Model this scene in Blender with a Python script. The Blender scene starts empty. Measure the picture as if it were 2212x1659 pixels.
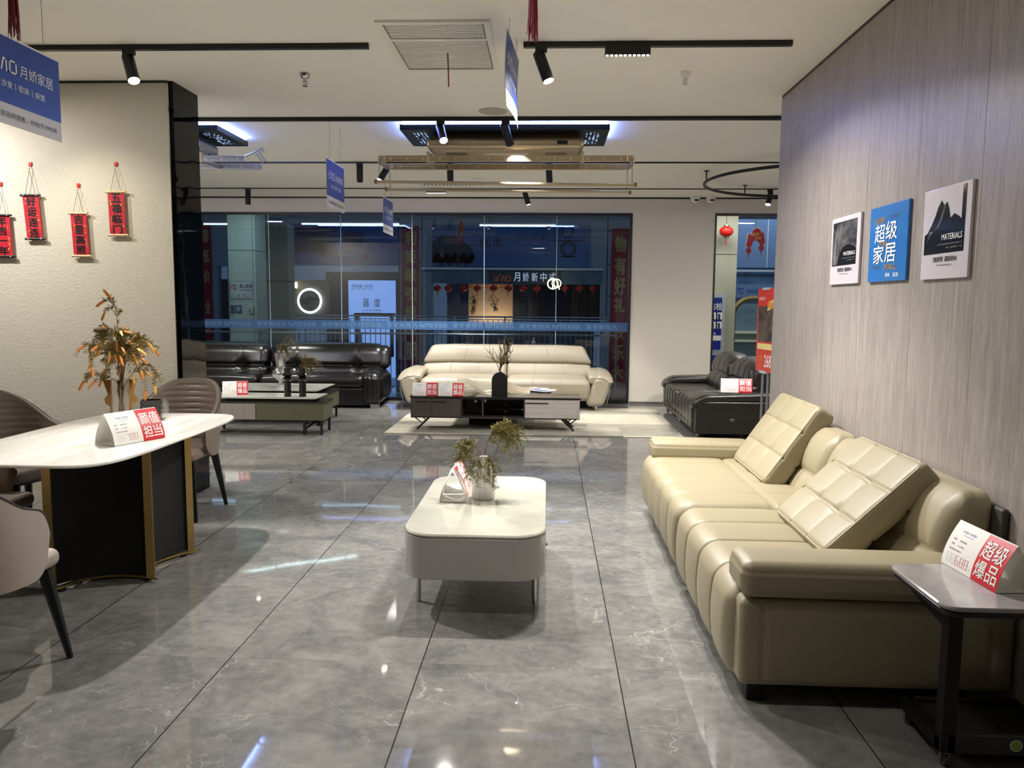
import bpy, bmesh, math, random
from mathutils import Vector, Matrix
import numpy as np
SC = bpy.context.scene
COL = SC.collection
PI = math.pi

# ------------------------------------------------------------------ camera
W, H, F = 2212, 1659, 1688.0
CX, CY, CH = W / 2, H / 2, 1.465
def _basis():
    v1 = Vector((1184 - CX, -(656 - CY), -F)).normalized()
    z = Vector((140, 16765, F)).normalized()
    z = (z - v1 * z.dot(v1)).normalized()
    x = v1.cross(z)
    return x, v1, z
_X, _Y, _Z = _basis()
RM = Matrix((_X, _Y, _Z))
CAMP = Vector((0, 0, CH))
cd = bpy.data.cameras.new('camera')
cam = bpy.data.objects.new('camera', cd)
COL.objects.link(cam)
cam.matrix_world = Matrix.Translation(CAMP) @ RM.to_4x4()
cd.sensor_width = 36.0
cd.lens = F / W * 36.0
cd.clip_start = 0.05
SC.camera = cam
def ray(px, py): return RM @ Vector((px - CX, -(py - CY), -F))
def at(px, py, y):
    d = ray(px, py); return CAMP + d * (y / d.y)
def atz(px, py, z=0.0):
    d = ray(px, py); return CAMP + d * ((z - CH) / d.z)
def atx(px, py, x):
    d = ray(px, py); return CAMP + d * (x / d.x)

# ------------------------------------------------------------------ world, exposure
wd = bpy.data.worlds.new('world'); SC.world = wd; wd.use_nodes = True
wd.node_tree.nodes['Background'].inputs[0].default_value = (0.10, 0.16, 0.26, 1)
wd.node_tree.nodes['Background'].inputs[1].default_value = 0.22
SC.view_settings.view_transform = 'Standard'
SC.view_settings.look = 'None'
SC.view_settings.gamma = 1.0
SC.view_settings.use_curve_mapping = False
SC.view_settings.exposure = 1.4
SC.cycles.diffuse_bounces = 6

def light(name, kind, loc, energy, color=(1, 1, 1), size=0.1, size_y=None, aim=None, spot=60, blend=0.5, parent=None, spread=None):
    d = bpy.data.lights.new(name, kind); d.energy = energy; d.color = color
    if kind == 'AREA':
        d.size = size
        if size_y: d.shape = 'RECTANGLE'; d.size_y = size_y
        if spread: d.spread = math.radians(spread)
    elif kind == 'SPOT':
        d.spot_size = math.radians(spot); d.spot_blend = blend; d.shadow_soft_size = size
    else: d.shadow_soft_size = size
    o = bpy.data.objects.new(name, d); COL.objects.link(o); o.location = loc
    if aim is not None:
        o.rotation_euler = (Vector(aim) - Vector(loc)).to_track_quat('-Z', 'Y').to_euler()
    if parent: o.parent = parent
    return o
WARM = (1.0, 0.965, 0.91)
COOL = (0.55, 0.75, 1.0)
# mall hall beyond the glass: unseen area lamps added to light it
light('mall_fill_light', 'AREA', (-4.6, 12.5, 2.98), 6, (0.78, 0.95, 0.92), 3, .3, aim=(-4.9, 13.0, 0))
light('mall_fill_light', 'AREA', (-2, 19, 5.4), 52, (0.56, 0.70, 0.92), 16, 3)
light('mall_fill_light', 'AREA', (2.9, 12.4, 2.98), 9, (0.95, 0.97, 0.9), 1.2, .3, aim=(2.9, 13.0, 0))
light('mall_fill_light', 'AREA', (4.0, 14.9, 4.3), 40, (0.7, 0.82, 1.0), 3, 1)

# ------------------------------------------------------------------ materials
def lin(h):
    if not isinstance(h, str): return tuple(h)
    h = h.lstrip('#'); r = []
    for i in (0, 2, 4):
        c = int(h[i:i + 2], 16) / 255
        r.append(c / 12.92 if c <= 0.04045 else ((c + 0.055) / 1.055) ** 2.4)
    return tuple(r)
MATS = {}
def newmat(name):
    m = bpy.data.materials.new(name); m.use_nodes = True
    nt = m.node_tree; b = nt.nodes['Principled BSDF']
    MATS[name] = m
    return m, nt, b
def mat(name, col, rough=0.5, metal=0.0, bump=None, var=None, emit=None, coat=0.0, alpha=None, ior=None, sheen=0, wave=None):
    if name in MATS: return MATS[name]
    m, nt, b = newmat(name); N = nt.nodes.new; L = nt.links.new
    c = lin(col)
    b.inputs['Base Color'].default_value = (*c, 1)
    b.inputs['Roughness'].default_value = rough
    b.inputs['Metallic'].default_value = metal
    if coat: b.inputs['Coat Weight'].default_value = coat; b.inputs['Coat Roughness'].default_value = 0.05
    if ior: b.inputs['IOR'].default_value = ior
    if alpha is not None: b.inputs['Alpha'].default_value = alpha
    if sheen: b.inputs['Sheen Weight'].default_value = sheen
    if emit:
        b.inputs['Emission Color'].default_value = (*lin(emit[0]), 1); b.inputs['Emission Strength'].default_value = emit[1]
    tc = None
    def coord():
        nonlocal tc
        if tc is None: tc = N('ShaderNodeTexCoord')
        return tc.outputs['Object']
    def noise(scale, detail=3, stretch=None):
        n = N('ShaderNodeTexNoise'); n.inputs['Scale'].default_value = scale; n.inputs['Detail'].default_value = detail
        if stretch:
            mp = N('ShaderNodeMapping'); mp.inputs['Scale'].default_value = stretch; L(coord(), mp.inputs[0]); L(mp.outputs[0], n.inputs['Vector'])
        else: L(coord(), n.inputs['Vector'])
        return n.outputs['Fac']
    if var:   # (scale, other colour, stretch)
        mx = N('ShaderNodeMix'); mx.data_type = 'RGBA'
        mx.inputs['A'].default_value = (*c, 1); mx.inputs['B'].default_value = (*lin(var[1]), 1)
        rp = N('ShaderNodeMapRange'); rp.inputs[1].default_value = 0.35; rp.inputs[2].default_value = 0.65
        L(noise(var[0], 4, var[2] if len(var) > 2 else None), rp.inputs[0]); L(rp.outputs[0], mx.inputs['Factor'])
        L(mx.outputs['Result'], b.inputs['Base Color'])
    if bump:  # (scale, strength, stretch)
        bp = N('ShaderNodeBump'); bp.inputs['Strength'].default_value = bump[1]; bp.inputs['Distance'].default_value = 0.01
        L(noise(bump[0], 2, bump[2] if len(bump) > 2 else None), bp.inputs['Height']); L(bp.outputs[0], b.inputs['Normal'])
    return m

def floor_mat():
    m, nt, b = newmat('polished grey marble tiles'); N = nt.nodes.new; L = nt.links.new
    tc = N('ShaderNodeTexCoord'); P = tc.outputs['Object']
    def math_(op, a, bb=None, v=None):
        n = N('ShaderNodeMath'); n.operation = op
        if hasattr(a, 'links'): L(a, n.inputs[0])
        else: n.inputs[0].default_value = a
        if bb is not None:
            if hasattr(bb, 'links'): L(bb, n.inputs[1])
            else: n.inputs[1].default_value = bb
        return n.outputs[0]
    sp = N('ShaderNodeSeparateXYZ'); L(P, sp.inputs[0])
    ux = math_('DIVIDE', math_('ADD', sp.outputs[0], 1.292 + 8 * 0.795), 0.795)
    uy = math_('DIVIDE', math_('ADD', sp.outputs[1], -3.036 + 16 * 0.808), 0.808)
    fx, fy = math_('FRACT', ux), math_('FRACT', uy)
    ix, iy = math_('FLOOR', ux), math_('FLOOR', uy)
    ex = math_('MINIMUM', fx, math_('SUBTRACT', 1.0, fx)); ey = math_('MINIMUM', fy, math_('SUBTRACT', 1.0, fy))
    gr = math_('LESS_THAN', ex, 0.0032); gry = math_('LESS_THAN', ey, 0.0013)
    # offset veins per tile
    cb = N('ShaderNodeCombineXYZ'); L(ix, cb.inputs[0]); L(iy, cb.inputs[1])
    wn = N('ShaderNodeTexWhiteNoise'); L(cb.outputs[0], wn.inputs['Vector'])
    sc = N('ShaderNodeVectorMath'); sc.operation = 'SCALE'; L(wn.outputs['Color'], sc.inputs[0]); sc.inputs['Scale'].default_value = 9.0
    ad = N('ShaderNodeVectorMath'); ad.operation = 'ADD'; L(P, ad.inputs[0]); L(sc.outputs[0], ad.inputs[1])
    Q = ad.outputs[0]
    n1 = N('ShaderNodeTexNoise'); n1.inputs['Scale'].default_value = 2.6; n1.inputs['Detail'].default_value = 6; n1.inputs['Roughness'].default_value = 0.65; n1.inputs['Distortion'].default_value = 1.0; L(Q, n1.inputs['Vector'])
    n2 = N('ShaderNodeTexNoise'); n2.inputs['Scale'].default_value = 22; n2.inputs['Detail'].default_value = 5; L(Q, n2.inputs['Vector'])
    cr = N('ShaderNodeValToRGB'); e = cr.color_ramp.elements
    e[0].position = 0.33; e[0].color = (*lin('#616160'), 1); e[1].position = 0.67; e[1].color = (*lin('#8e8c88'), 1)
    L(math_('ADD', math_('MULTIPLY', n1.outputs['Fac'], 0.7), math_('MULTIPLY', n2.outputs['Fac'], 0.3)), cr.inputs[0])
    # veins : distorted voronoi edges, masked
    nd = N('ShaderNodeTexNoise'); nd.inputs['Scale'].default_value = 3.0; nd.inputs['Detail'].default_value = 5; L(Q, nd.inputs['Vector'])
    dm = N('ShaderNodeVectorMath'); dm.operation = 'SCALE'; L(nd.outputs['Color'], dm.inputs[0]); dm.inputs['Scale'].default_value = 0.55
    da = N('ShaderNodeVectorMath'); da.operation = 'ADD'; L(Q, da.inputs[0]); L(dm.outputs[0], da.inputs[1])
    mp = N('ShaderNodeMapping'); mp.inputs['Scale'].default_value = (2.2, 5.2, 1); mp.inputs['Rotation'].default_value = (0, 0, 0.3); L(da.outputs[0], mp.inputs[0])
    vo = N('ShaderNodeTexVoronoi'); vo.feature = 'DISTANCE_TO_EDGE'; vo.inputs['Scale'].default_value = 1.0; L(mp.outputs[0], vo.inputs['Vector'])
    v1 = N('ShaderNodeMapRange'); v1.inputs[1].default_value = 0.0; v1.inputs[2].default_value = 0.009; v1.inputs[3].default_value = 1; v1.inputs[4].default_value = 0; L(vo.outputs['Distance'], v1.inputs[0])
    mk = N('ShaderNodeTexNoise'); mk.inputs['Scale'].default_value = 2.2; L(Q, mk.inputs['Vector'])
    mk2 = N('ShaderNodeMapRange'); mk2.inputs[1].default_value = 0.45; mk2.inputs[2].default_value = 0.68; L(mk.outputs['Fac'], mk2.inputs[0])
    v2 = N('ShaderNodeTexVoronoi'); v2.feature = 'DISTANCE_TO_EDGE'; v2.inputs['Scale'].default_value = 6.5; L(da.outputs[0], v2.inputs['Vector'])
    v2r = N('ShaderNodeMapRange'); v2r.inputs[1].default_value = 0; v2r.inputs[2].default_value = 0.02; v2r.inputs[3].default_value = 0.45; v2r.inputs[4].default_value = 0; L(v2.outputs['Distance'], v2r.inputs[0])
    vein = math_('MULTIPLY', math_('MAXIMUM', v1.outputs[0], v2r.outputs[0]), mk2.outputs[0])
    mx = N('ShaderNodeMix'); mx.data_type = 'RGBA'; L(math_('MULTIPLY', vein, 0.34), mx.inputs['Factor']); L(cr.outputs[0], mx.inputs['A']); mx.inputs['B'].default_value = (*lin('#e4e2da'), 1)
    m2 = N('ShaderNodeMix'); m2.data_type = 'RGBA'; L(gr, m2.inputs['Factor']); L(mx.outputs['Result'], m2.inputs['A']); m2.inputs['B'].default_value = (0.02, 0.02, 0.02, 1)
    m3 = N('ShaderNodeMix'); m3.data_type = 'RGBA'; L(math_('MULTIPLY', gry, 0.5), m3.inputs['Factor']); L(m2.outputs['Result'], m3.inputs['A']); m3.inputs['B'].default_value = (0.05, 0.05, 0.05, 1)
    L(m3.outputs['Result'], b.inputs['Base Color'])
    b.inputs['Roughness'].default_value = 0.035; b.inputs['IOR'].default_value = 1.6
    # slight unevenness of each tile's polish
    nb = N('ShaderNodeTexNoise'); nb.inputs['Scale'].default_value = 1.6; nb.inputs['Detail'].default_value = 1; L(Q, nb.inputs['Vector'])
    bp = N('ShaderNodeBump'); bp.inputs['Strength'].default_value = 0.05; bp.inputs['Distance'].default_value = 0.02; L(nb.outputs['Fac'], bp.inputs['Height'])
    L(bp.outputs[0], b.inputs['Normal'])
    return m
M_FLOOR = floor_mat()
M_CEIL = mat('ceiling paint', '#f3efe4', 0.85)
M_WALL = mat('cream wall paint', '#d2cbbd', 0.8, bump=(120, 0.06))
M_WALLT = mat('orange peel wallpaper', '#d6d0c2', 0.75, bump=(90, 0.35))
M_TRIM = mat('black trim', '#0b0b0b', 0.4)
def veneer():
    m, nt, b = newmat('grey streaked veneer'); N = nt.nodes.new; L = nt.links.new
    tc = N('ShaderNodeTexCoord')
    mp = N('ShaderNodeMapping'); mp.inputs['Scale'].default_value = (1, 22, 1.6); L(tc.outputs['Object'], mp.inputs[0])
    n = N('ShaderNodeTexNoise'); n.inputs['Scale'].default_value = 1.6; n.inputs['Detail'].default_value = 7; n.inputs['Roughness'].default_value = 0.62; L(mp.outputs[0], n.inputs['Vector'])
    mp2 = N('ShaderNodeMapping'); mp2.inputs['Scale'].default_value = (1, 120, 9); L(tc.outputs['Object'], mp2.inputs[0])
    n2 = N('ShaderNodeTexNoise'); n2.inputs['Scale'].default_value = 1.5; n2.inputs['Detail'].default_value = 4; L(mp2.outputs[0], n2.inputs['Vector'])
    mx0 = N('ShaderNodeMath'); mx0.operation = 'MULTIPLY_ADD'; L(n2.outputs['Fac'], mx0.inputs[0]); mx0.inputs[1].default_value = 0.45
    h = N('ShaderNodeMath'); h.operation = 'MULTIPLY'; L(n.outputs['Fac'], h.inputs[0]); h.inputs[1].default_value = 0.55; L(h.outputs[0], mx0.inputs[2])
    cr = N('ShaderNodeValToRGB'); e = cr.color_ramp.elements
    e[0].position = 0.34; e[0].color = (*lin('#857d78'), 1); e[1].position = 0.66; e[1].color = (*lin('#aaa29b'), 1)
    L(mx0.outputs[0], cr.inputs[0]); L(cr.outputs[0], b.inputs['Base Color'])
    b.inputs['Roughness'].default_value = 0.38
    return m
M_VEN = veneer()
M_BLKG = mat('black glossy stone', '#07080a', 0.03, bump=(1.4, 0.35, (1, 1, 1.6)), ior=1.28)
M_BLK = mat('black metal', '#0d0d0e', 0.45, 0.2)
M_BLKM = mat('matt black board', '#070708', 0.75)
M_GOLD = mat('brushed brass', '#b39a62', 0.38, 1.0)
M_CHR = mat('chrome', '#c8c8c8', 0.1, 1.0)
M_GUN = mat('gunmetal legs', '#33363a', 0.32, 0.9)
M_ALU = mat('champagne aluminium', '#c2b193', 0.32, 0.75)
M_ALU2 = mat('silver aluminium', '#b0b4bd', 0.35, 0.85)
M_WHITE = mat('white enamel', '#e6e3da', 0.4)
M_PAPER = mat('white card', '#f1efe9', 0.45)
M_RED = mat('red print', '#d3232f', 0.35)
M_WTXT = mat('white print', '#f6f5f1', 0.45)
M_BTXT = mat('blue print', '#2f62b4', 0.45)
M_KTXT = mat('black print', '#141416', 0.45)
M_GTXT = mat('grey print', '#8b8b8b', 0.45)
M_RTXT = mat('red ink', '#c22a35', 0.45)
M_CREAM = mat('cream leather', '#968c72', 0.46, bump=(260, 0.10))
M_CREAM2 = mat('ivory leather', '#9a917f', 0.38, bump=(260, 0.08))
M_SEAM = mat('cream piping', '#a99f80', 0.5)
M_DLEA = mat('charcoal leather', '#221e1b', 0.3, bump=(240, 0.08))
M_DLEA2 = mat('black leather', '#110f0e', 0.28, bump=(9, 0.16))
M_TAUPE = mat('taupe leather', '#7d7067', 0.45, bump=(240, 0.06))
M_TAUPE2 = mat('pale taupe leather', '#a4968c', 0.45, bump=(240, 0.06))
M_EM = mat('lamp glow', '#ffffff', 0.4, emit=('#fff6e8', 26))
M_EMC = mat('cold lamp glow', '#ffffff', 0.4, emit=('#cfe0ff', 7))

# ------------------------------------------------------------------ mesh tools
class MB:
    def __init__(s): s.v = []; s.f = []
    def add(s, vs, fs):
        o = len(s.v); s.v += [Vector(v) for v in vs]; s.f += [tuple(i + o for i in f) for f in fs]; return s
    def merge(s, other, M=None):
        return s.add([M @ v for v in other.v] if M else other.v, other.f)
    def box(s, c, d, R=None):
        c = Vector(c); h = Vector(d) / 2
        vs = [Vector((x * h.x, y * h.y, z * h.z)) for x in (-1, 1) for y in (-1, 1) for z in (-1, 1)]
        if R: vs = [R @ v for v in vs]
        return s.add([v + c for v in vs], [(0, 1, 3, 2), (4, 6, 7, 5), (0, 4, 5, 1), (2, 3, 7, 6), (0, 2, 6, 4), (1, 5, 7, 3)])
    def bb(s, x0, x1, y0, y1, z0, z1): return s.box(((x0 + x1) / 2, (y0 + y1) / 2, (z0 + z1) / 2), (x1 - x0, y1 - y0, z1 - z0))
    def tube(s, pts, r, n=10, cap=True, flat=None):
        pts = [Vector(p) for p in pts]; rs = r if isinstance(r, (list, tuple)) else [r] * len(pts)
        rings = []; up = None
        for i, p in enumerate(pts):
            t = (pts[min(i + 1, len(pts) - 1)] - pts[max(i - 1, 0)]).normalized()
            if up is None:
                up = Vector((0, 0, 1)) if abs(t.z) < 0.9 else Vector((1, 0, 0))
            a = t.cross(up).normalized(); b = a.cross(t).normalized(); up = b
            rings.append([p + (a * math.cos(2 * PI * k / n) + b * math.sin(2 * PI * k / n) * (flat or 1)) * rs[i] for k in range(n)])
        o = 0; vs = [v for rg in rings for v in rg]; fs = []
        for i in range(len(pts) - 1):
            for k in range(n):
                fs.append((i * n + k, i * n + (k + 1) % n, (i + 1) * n + (k + 1) % n, (i + 1) * n + k))
        if cap: fs += [tuple(range(n))[::-1], tuple((len(pts) - 1) * n + k for k in range(n))]
        return s.add(vs, fs)
    def lathe(s, prof, c=(0, 0, 0), n=32, flute=None):
        c = Vector(c); vs = []; fs = []; m = len(prof)
        for (r, z) in prof:
            for k in range(n):
                a = 2 * PI * k / n; rr = r * (flute(a, z) if flute else 1)
                vs.append(c + Vector((rr * math.cos(a), rr * math.sin(a), z)))
        for i in range(m - 1):
            for k in range(n): fs.append((i * n + k, i * n + (k + 1) % n, (i + 1) * n + (k + 1) % n, (i + 1) * n + k))
        if prof[0][0] > 1e-5: fs.append(tuple(range(n))[::-1])
        if prof[-1][0] > 1e-5: fs.append(tuple((m - 1) * n + k for k in range(n)))
        return s.add(vs, fs)
    def prism(s, pts, z0, z1, M=None):
        n = len(pts); vs = [Vector((p[0], p[1], z0)) for p in pts] + [Vector((p[0], p[1], z1)) for p in pts]
        if M: vs = [M @ v for v in vs]
        return s.add(vs, [tuple(range(n))[::-1], tuple(range(n, 2 * n))] + [(k, (k + 1) % n, n + (k + 1) % n, n + k) for k in range(n)])
    def stack(s, loops):     # closed loops of equal length joined in sequence, capped
        n = len(loops[0]); vs = [v for l in loops for v in l]; fs = []
        for i in range(len(loops) - 1):
            for k in range(n): fs.append((i * n + k, i * n + (k + 1) % n, (i + 1) * n + (k + 1) % n, (i + 1) * n + k))
        fs += [tuple(range(n))[::-1], tuple((len(loops) - 1) * n + k for k in range(n))]
        return s.add(vs, fs)
    def sheet(s, fn, nu, nv, th=0.0):   # fn(u,v)->point, thickness along normal
        g = [[Vector(fn(i / nu, j / nv)) for j in range(nv + 1)] for i in range(nu + 1)]
        idx = lambda i, j: i * (nv + 1) + j
        if th:
            nr = [[None] * (nv + 1) for _ in range(nu + 1)]
            for i in range(nu + 1):
                for j in range(nv + 1):
                    a = g[min(i + 1, nu)][j] - g[max(i - 1, 0)][j]; b = g[i][min(j + 1, nv)] - g[i][max(j - 1, 0)]
                    nr[i][j] = a.cross(b).normalized()
            top = [g[i][j] + nr[i][j] * th / 2 for i in range(nu + 1) for j in range(nv + 1)]
            bot = [g[i][j] - nr[i][j] * th / 2 for i in range(nu + 1) for j in range(nv + 1)]
            N = len(top); fs = []
            for i in range(nu):
                for j in range(nv):
                    q = (idx(i, j), idx(i + 1, j), idx(i + 1, j + 1), idx(i, j + 1)); fs += [q, tuple(N + k for k in q[::-1])]
            for i in range(nu):
                fs += [(idx(i, 0), N + idx(i, 0), N + idx(i + 1, 0), idx(i + 1, 0)), (idx(i + 1, nv), N + idx(i + 1, nv), N + idx(i, nv), idx(i, nv))]
            for j in range(nv):
                fs += [(idx(0, j + 1), N + idx(0, j + 1), N + idx(0, j), idx(0, j)), (idx(nu, j), N + idx(nu, j), N + idx(nu, j + 1), idx(nu, j + 1))]
            return s.add(top + bot, fs)
        return s.add([v for r in g for v in r], [(idx(i, j), idx(i + 1, j), idx(i + 1, j + 1), idx(i, j + 1)) for i in range(nu) for j in range(nv)])

def soft(sx, sy, sz, r, k=3, n=(1, 1, 1), disp=None, M=None, squash=None):
    """rounded box centred on the origin with n subdivisions of its flats and an optional displacement disp(p, normal)->p"""
    h = [sx / 2, sy / 2, sz / 2]; rr = [min(r, a * 0.999) for a in h]
    def axis(i):
        hh, r_ = h[i], rr[i]; a = []
        for q in range(k + 1): a.append(-hh + r_ * (1 - math.cos(q / k * PI / 2)) if False else -hh + r_ * q / k)
        m = n[i]
        for q in range(1, m): a.append(-hh + r_ + (2 * hh - 2 * r_) * q / m)
        for q in range(k + 1): a.append(hh - r_ + r_ * q / k)
        return a
    A = [axis(i) for i in range(3)]; verts = {}; vs = []; fs = []; nm = []
    def vid(p):
        key = (round(p[0], 5), round(p[1], 5), round(p[2], 5))
        if key in verts: return verts[key]
        inner = [max(-(h[i] - rr[i]), min(h[i] - rr[i], p[i])) for i in range(3)]
        d = Vector([(p[i] - inner[i]) / rr[i] for i in range(3)])
        d = Vector([math.tan(c * PI / 4) if abs(c) < 1 else c for c in d])
        dn = d.normalized() if d.length > 0 else Vector((0, 0, 1))
        q = Vector([inner[i] + rr[i] * dn[i] for i in range(3)])
        verts[key] = len(vs); vs.append(q); nm.append(dn); return verts[key]
    for ax in range(3):
        u, v = [(1, 2), (2, 0), (0, 1)][ax]
        for sgn in (-1, 1):
            for a in range(len(A[u]) - 1):
                for b in range(len(A[v]) - 1):
                    q = []
                    for (ia, ib) in ((a, b), (a + 1, b), (a + 1, b + 1), (a, b + 1)):
                        p = [0, 0, 0]; p[ax] = sgn * h[ax]; p[u] = A[u][ia]; p[v] = A[v][ib]; q.append(vid(p))
                    q = q if sgn > 0 else q[::-1]
                    if len(set(q)) > 2: fs.append(tuple(dict.fromkeys(q)))
    if disp: vs = [disp(p, nn) for p, nn in zip(vs, nm)]
    if M: vs = [M @ p for p in vs]
    mb = MB(); mb.v = vs; mb.f = fs
    return mb
def T(x, y, z, rx=0, ry=0, rz=0):
    return Matrix.Translation((x, y, z)) @ Matrix.Rotation(rz, 4, 'Z') @ Matrix.Rotation(ry, 4, 'Y') @ Matrix.Rotation(rx, 4, 'X')

def part(name, mb, m, parent=None, smooth=True, label=None, loc=None, angle=40, fix=True):
    me = bpy.data.meshes.new(name)
    me.from_pydata([tuple(v) for v in mb.v], [], mb.f)
    if fix:
        bm = bmesh.new(); bm.from_mesh(me); bmesh.ops.recalc_face_normals(bm, faces=bm.faces); bm.to_mesh(me); bm.free()
    me.materials.append(m)
    if smooth:
        me.shade_smooth(); me.set_sharp_from_angle(angle=math.radians(angle))
    o = bpy.data.objects.new(name, me); COL.objects.link(o)
    if parent: o.parent = parent
    if label: o['label'] = label
    if loc: o.location = loc
    return o
def tag(o, label, cat, group=None):
    o['label'] = label; o['category'] = cat
    if group: o['group'] = group
    return o
def thing(name, label, cat, loc=(0, 0, 0), rz=0, group=None):
    o = bpy.data.objects.new(name, None); COL.objects.link(o); o.location = loc; o.rotation_euler = (0, 0, rz)
    o.empty_display_size = 0.1
    return tag(o, label, cat, group)
def struct(name, mb, m, smooth=False, parent=None):
    o = part(name, mb, m, parent, smooth=smooth)
    if not parent: o['kind'] = 'structure'
    return o
CHILD = {}
def copy_tree(o, parent=None):
    c = o.copy(); COL.objects.link(c); c.parent = parent
    for ch in list(o.children): copy_tree(ch, c)
    return c

# ------------------------------------------------------------------ lettering
_tc = {}
def glyphs(s, bold=0.0):
    key = (s, bold)
    if key in _tc: return _tc[key]
    cu = bpy.data.curves.new('t', 'FONT'); cu.body = s; cu.size = 1; cu.resolution_u = 2; cu.offset = bold
    o = bpy.data.objects.new('t', cu); COL.objects.link(o)
    dg = bpy.context.evaluated_depsgraph_get()
    me = bpy.data.meshes.new_from_object(o.evaluated_get(dg), depsgraph=dg)
    vs = [(v.co.x, v.co.y) for v in me.vertices]; fs = [tuple(p.vertices) for p in me.polygons]
    bpy.data.objects.remove(o); bpy.data.curves.remove(cu); bpy.data.meshes.remove(me)
    if not vs: vs = [(0, 0), (1, 0), (0, 1)]; fs = [(0, 1, 2)]
    x0 = min(v[0] for v in vs); x1 = max(v[0] for v in vs); y0 = min(v[1] for v in vs); y1 = max(v[1] for v in vs)
    vs = [((x - x0) / max(x1 - x0, 1e-6), (y - y0) / max(y1 - y0, 1e-6)) for x, y in vs]
    _tc[key] = (vs, fs, (x1 - x0) / max(y1 - y0, 1e-6))
    return _tc[key]
def put(mb, mapf, s, u0, v0, u1, v1, bold=0.0, mirror=False, keep=None):
    """fit the string s into the box (u0,v0)-(u1,v1) of the surface mapf; keep='h' keeps the letters' own width"""
    vs, fs, asp = glyphs(s, 0.0)
    if bold:
        k = bold * .55; b2 = bold * .4
        c0 = mapf(u0, v0); nn = (mapf(u1, v0) - c0).cross(mapf(u0, v1) - c0).normalized()
        for i_, (dx, dy) in enumerate(((-k, 0), (k, 0), (0, -b2), (0, b2))): put(mb, lambda u, v, s_=(i_ + 1) * .00015: mapf(u, v) + nn * s_, s, u0 + dx * (u1 - u0) / max(1, len(s)), v0 + dy * (v1 - v0), u1 + dx * (u1 - u0) / max(1, len(s)), v1 + dy * (v1 - v0), 0, mirror, keep)
    if keep:
        w = asp * (v1 - v0)
        if keep == 'c': m_ = (u0 + u1) / 2; u0, u1 = m_ - w / 2, m_ + w / 2
        elif keep == 'l': u1 = u0 + w
        else: u0 = u1 - w
    mb.add([mapf((u1 - (u1 - u0) * x) if mirror else (u0 + (u1 - u0) * x), v0 + (v1 - v0) * y) for x, y in vs], fs)
def rect(mb, mapf, u0, v0, u1, v1, n=1, m=1):
    mb.sheet(lambda a, b: mapf(u0 + (u1 - u0) * a, v0 + (v1 - v0) * b), n, m)
def poly(mb, mapf, pts): mb.add([mapf(u, v) for u, v in pts], [tuple(range(len(pts)))])
def plane(O, U, V, off=0.0):
    O, U, V = Vector(O), Vector(U).normalized(), Vector(V).normalized(); Nn = U.cross(V) * off
    return lambda u, v: O + U * u + V * v + Nn
SEG = {'0': 'abcdef', '1': 'bc', '2': 'abged', '3': 'abgcd', '4': 'fgbc', '5': 'afgcd', '6': 'afgecd', '7': 'abc', '8': 'abcdefg', '9': 'abfgcd'}
def sevenseg(mb, mapf, ch, u, v, w, h, t):
    S = {'a': (0, h - t, w, h), 'd': (0, 0, w, t), 'g': (0, h / 2 - t / 2, w, h / 2 + t / 2), 'f': (0, h / 2, t, h), 'b': (w - t, h / 2, w, h), 'e': (0, 0, t, h / 2), 'c': (w - t, 0, w, h / 2)}
    for k in SEG[ch]:
        a = S[k]; g = t * 0.25
        rect(mb, mapf, u + a[0] + g, v + a[1] + g, u + a[2] - g, v + a[3] - g)
def logo(mb, mapf, u0, v0, u1, v1):
    """the y'no wordmark drawn as strokes: y, crescent, n without serif, square o"""
    w, h = u1 - u0, v1 - v0
    def R(a, b, c, d): rect(mb, mapf, u0 + a * w, v0 + b * h, u0 + c * w, v0 + d * h)
    t = 0.045
    R(0, .35, t, .75); R(0, .30, .24, .30 + .1); R(.24 - t, 0, .24, .75); R(0.02, 0, .24, .1)
    pts = []
    for k in range(9): a = -1.9 + 2.6 * k / 8; pts.append((.33 + .085 * math.cos(a), .86 + .2 * math.sin(a)))
    for k in range(9): a = .7 - 2.6 * k / 8; pts.append((.305 + .075 * math.cos(a) * .9, .90 + .17 * math.sin(a)))
    mb.add([mapf(u0 + x * w, v0 + y * h) for x, y in pts], [(k, k + 1, 16 - k, 17 - k) for k in range(8)])
    poly(mb, mapf, [(u0 + x * w, v0 + y * h) for x, y in ((.40, 0), (.45, 0), (.535, .65), (.50, .75))])
    R(.50, .64, .64, .75); R(.64 - t, 0, .64, .75)
    R(.72, 0, .72 + t, .75); R(1 - t, 0, 1, .75); R(.72, 0, 1, .1); R(.72, .65, 1, .75)
def each(name, f, items, m, parent):
    for it in items:
        g = MB(); put(g, f, *it[:5], bold=it[5] if len(it) > 5 else 0); letters(name, g, m, parent)
def letters(name, mb, m, parent, label=None): return part(name, mb, m, parent, smooth=False, label=label, fix=False)
# ================================================================== THE SETTING
CEIL = 3.0; WX = 1.70; BY = 11.55
struct('floor', MB().bb(-9, 9, -4, 13.6, -0.15, 0), M_FLOOR)
struct('ceiling', MB().bb(-9, 9, -4, BY + 0.1, CEIL, CEIL + 0.1), M_CEIL)
struct('wall_left', MB().bb(-7.0, -2.69, 5.56, 5.94, 0, CEIL - 0.012), M_WALLT)
struct('trim_1', MB().bb(-2.69, -2.655, 5.56, 5.955, 0, CEIL - 0.001), M_BLKG)           # glossy black end of the wall
struct('trim_2', MB().bb(-7.0, -2.69, 5.545, 5.56, CEIL - 0.014, CEIL - 0.001), M_TRIM)
struct('trim_3', MB().bb(-2.69, -2.683, 5.551, 5.5598, 0, CEIL - 0.03), M_CHR)
wr = MB()
ys = [6.02, 5.47, 4.93, 4.35, 3.77, 3.225, 2.68, 2.1, 1.5, 0.9, 0.3, -0.3, -1, -2, -3, -4]
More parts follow.
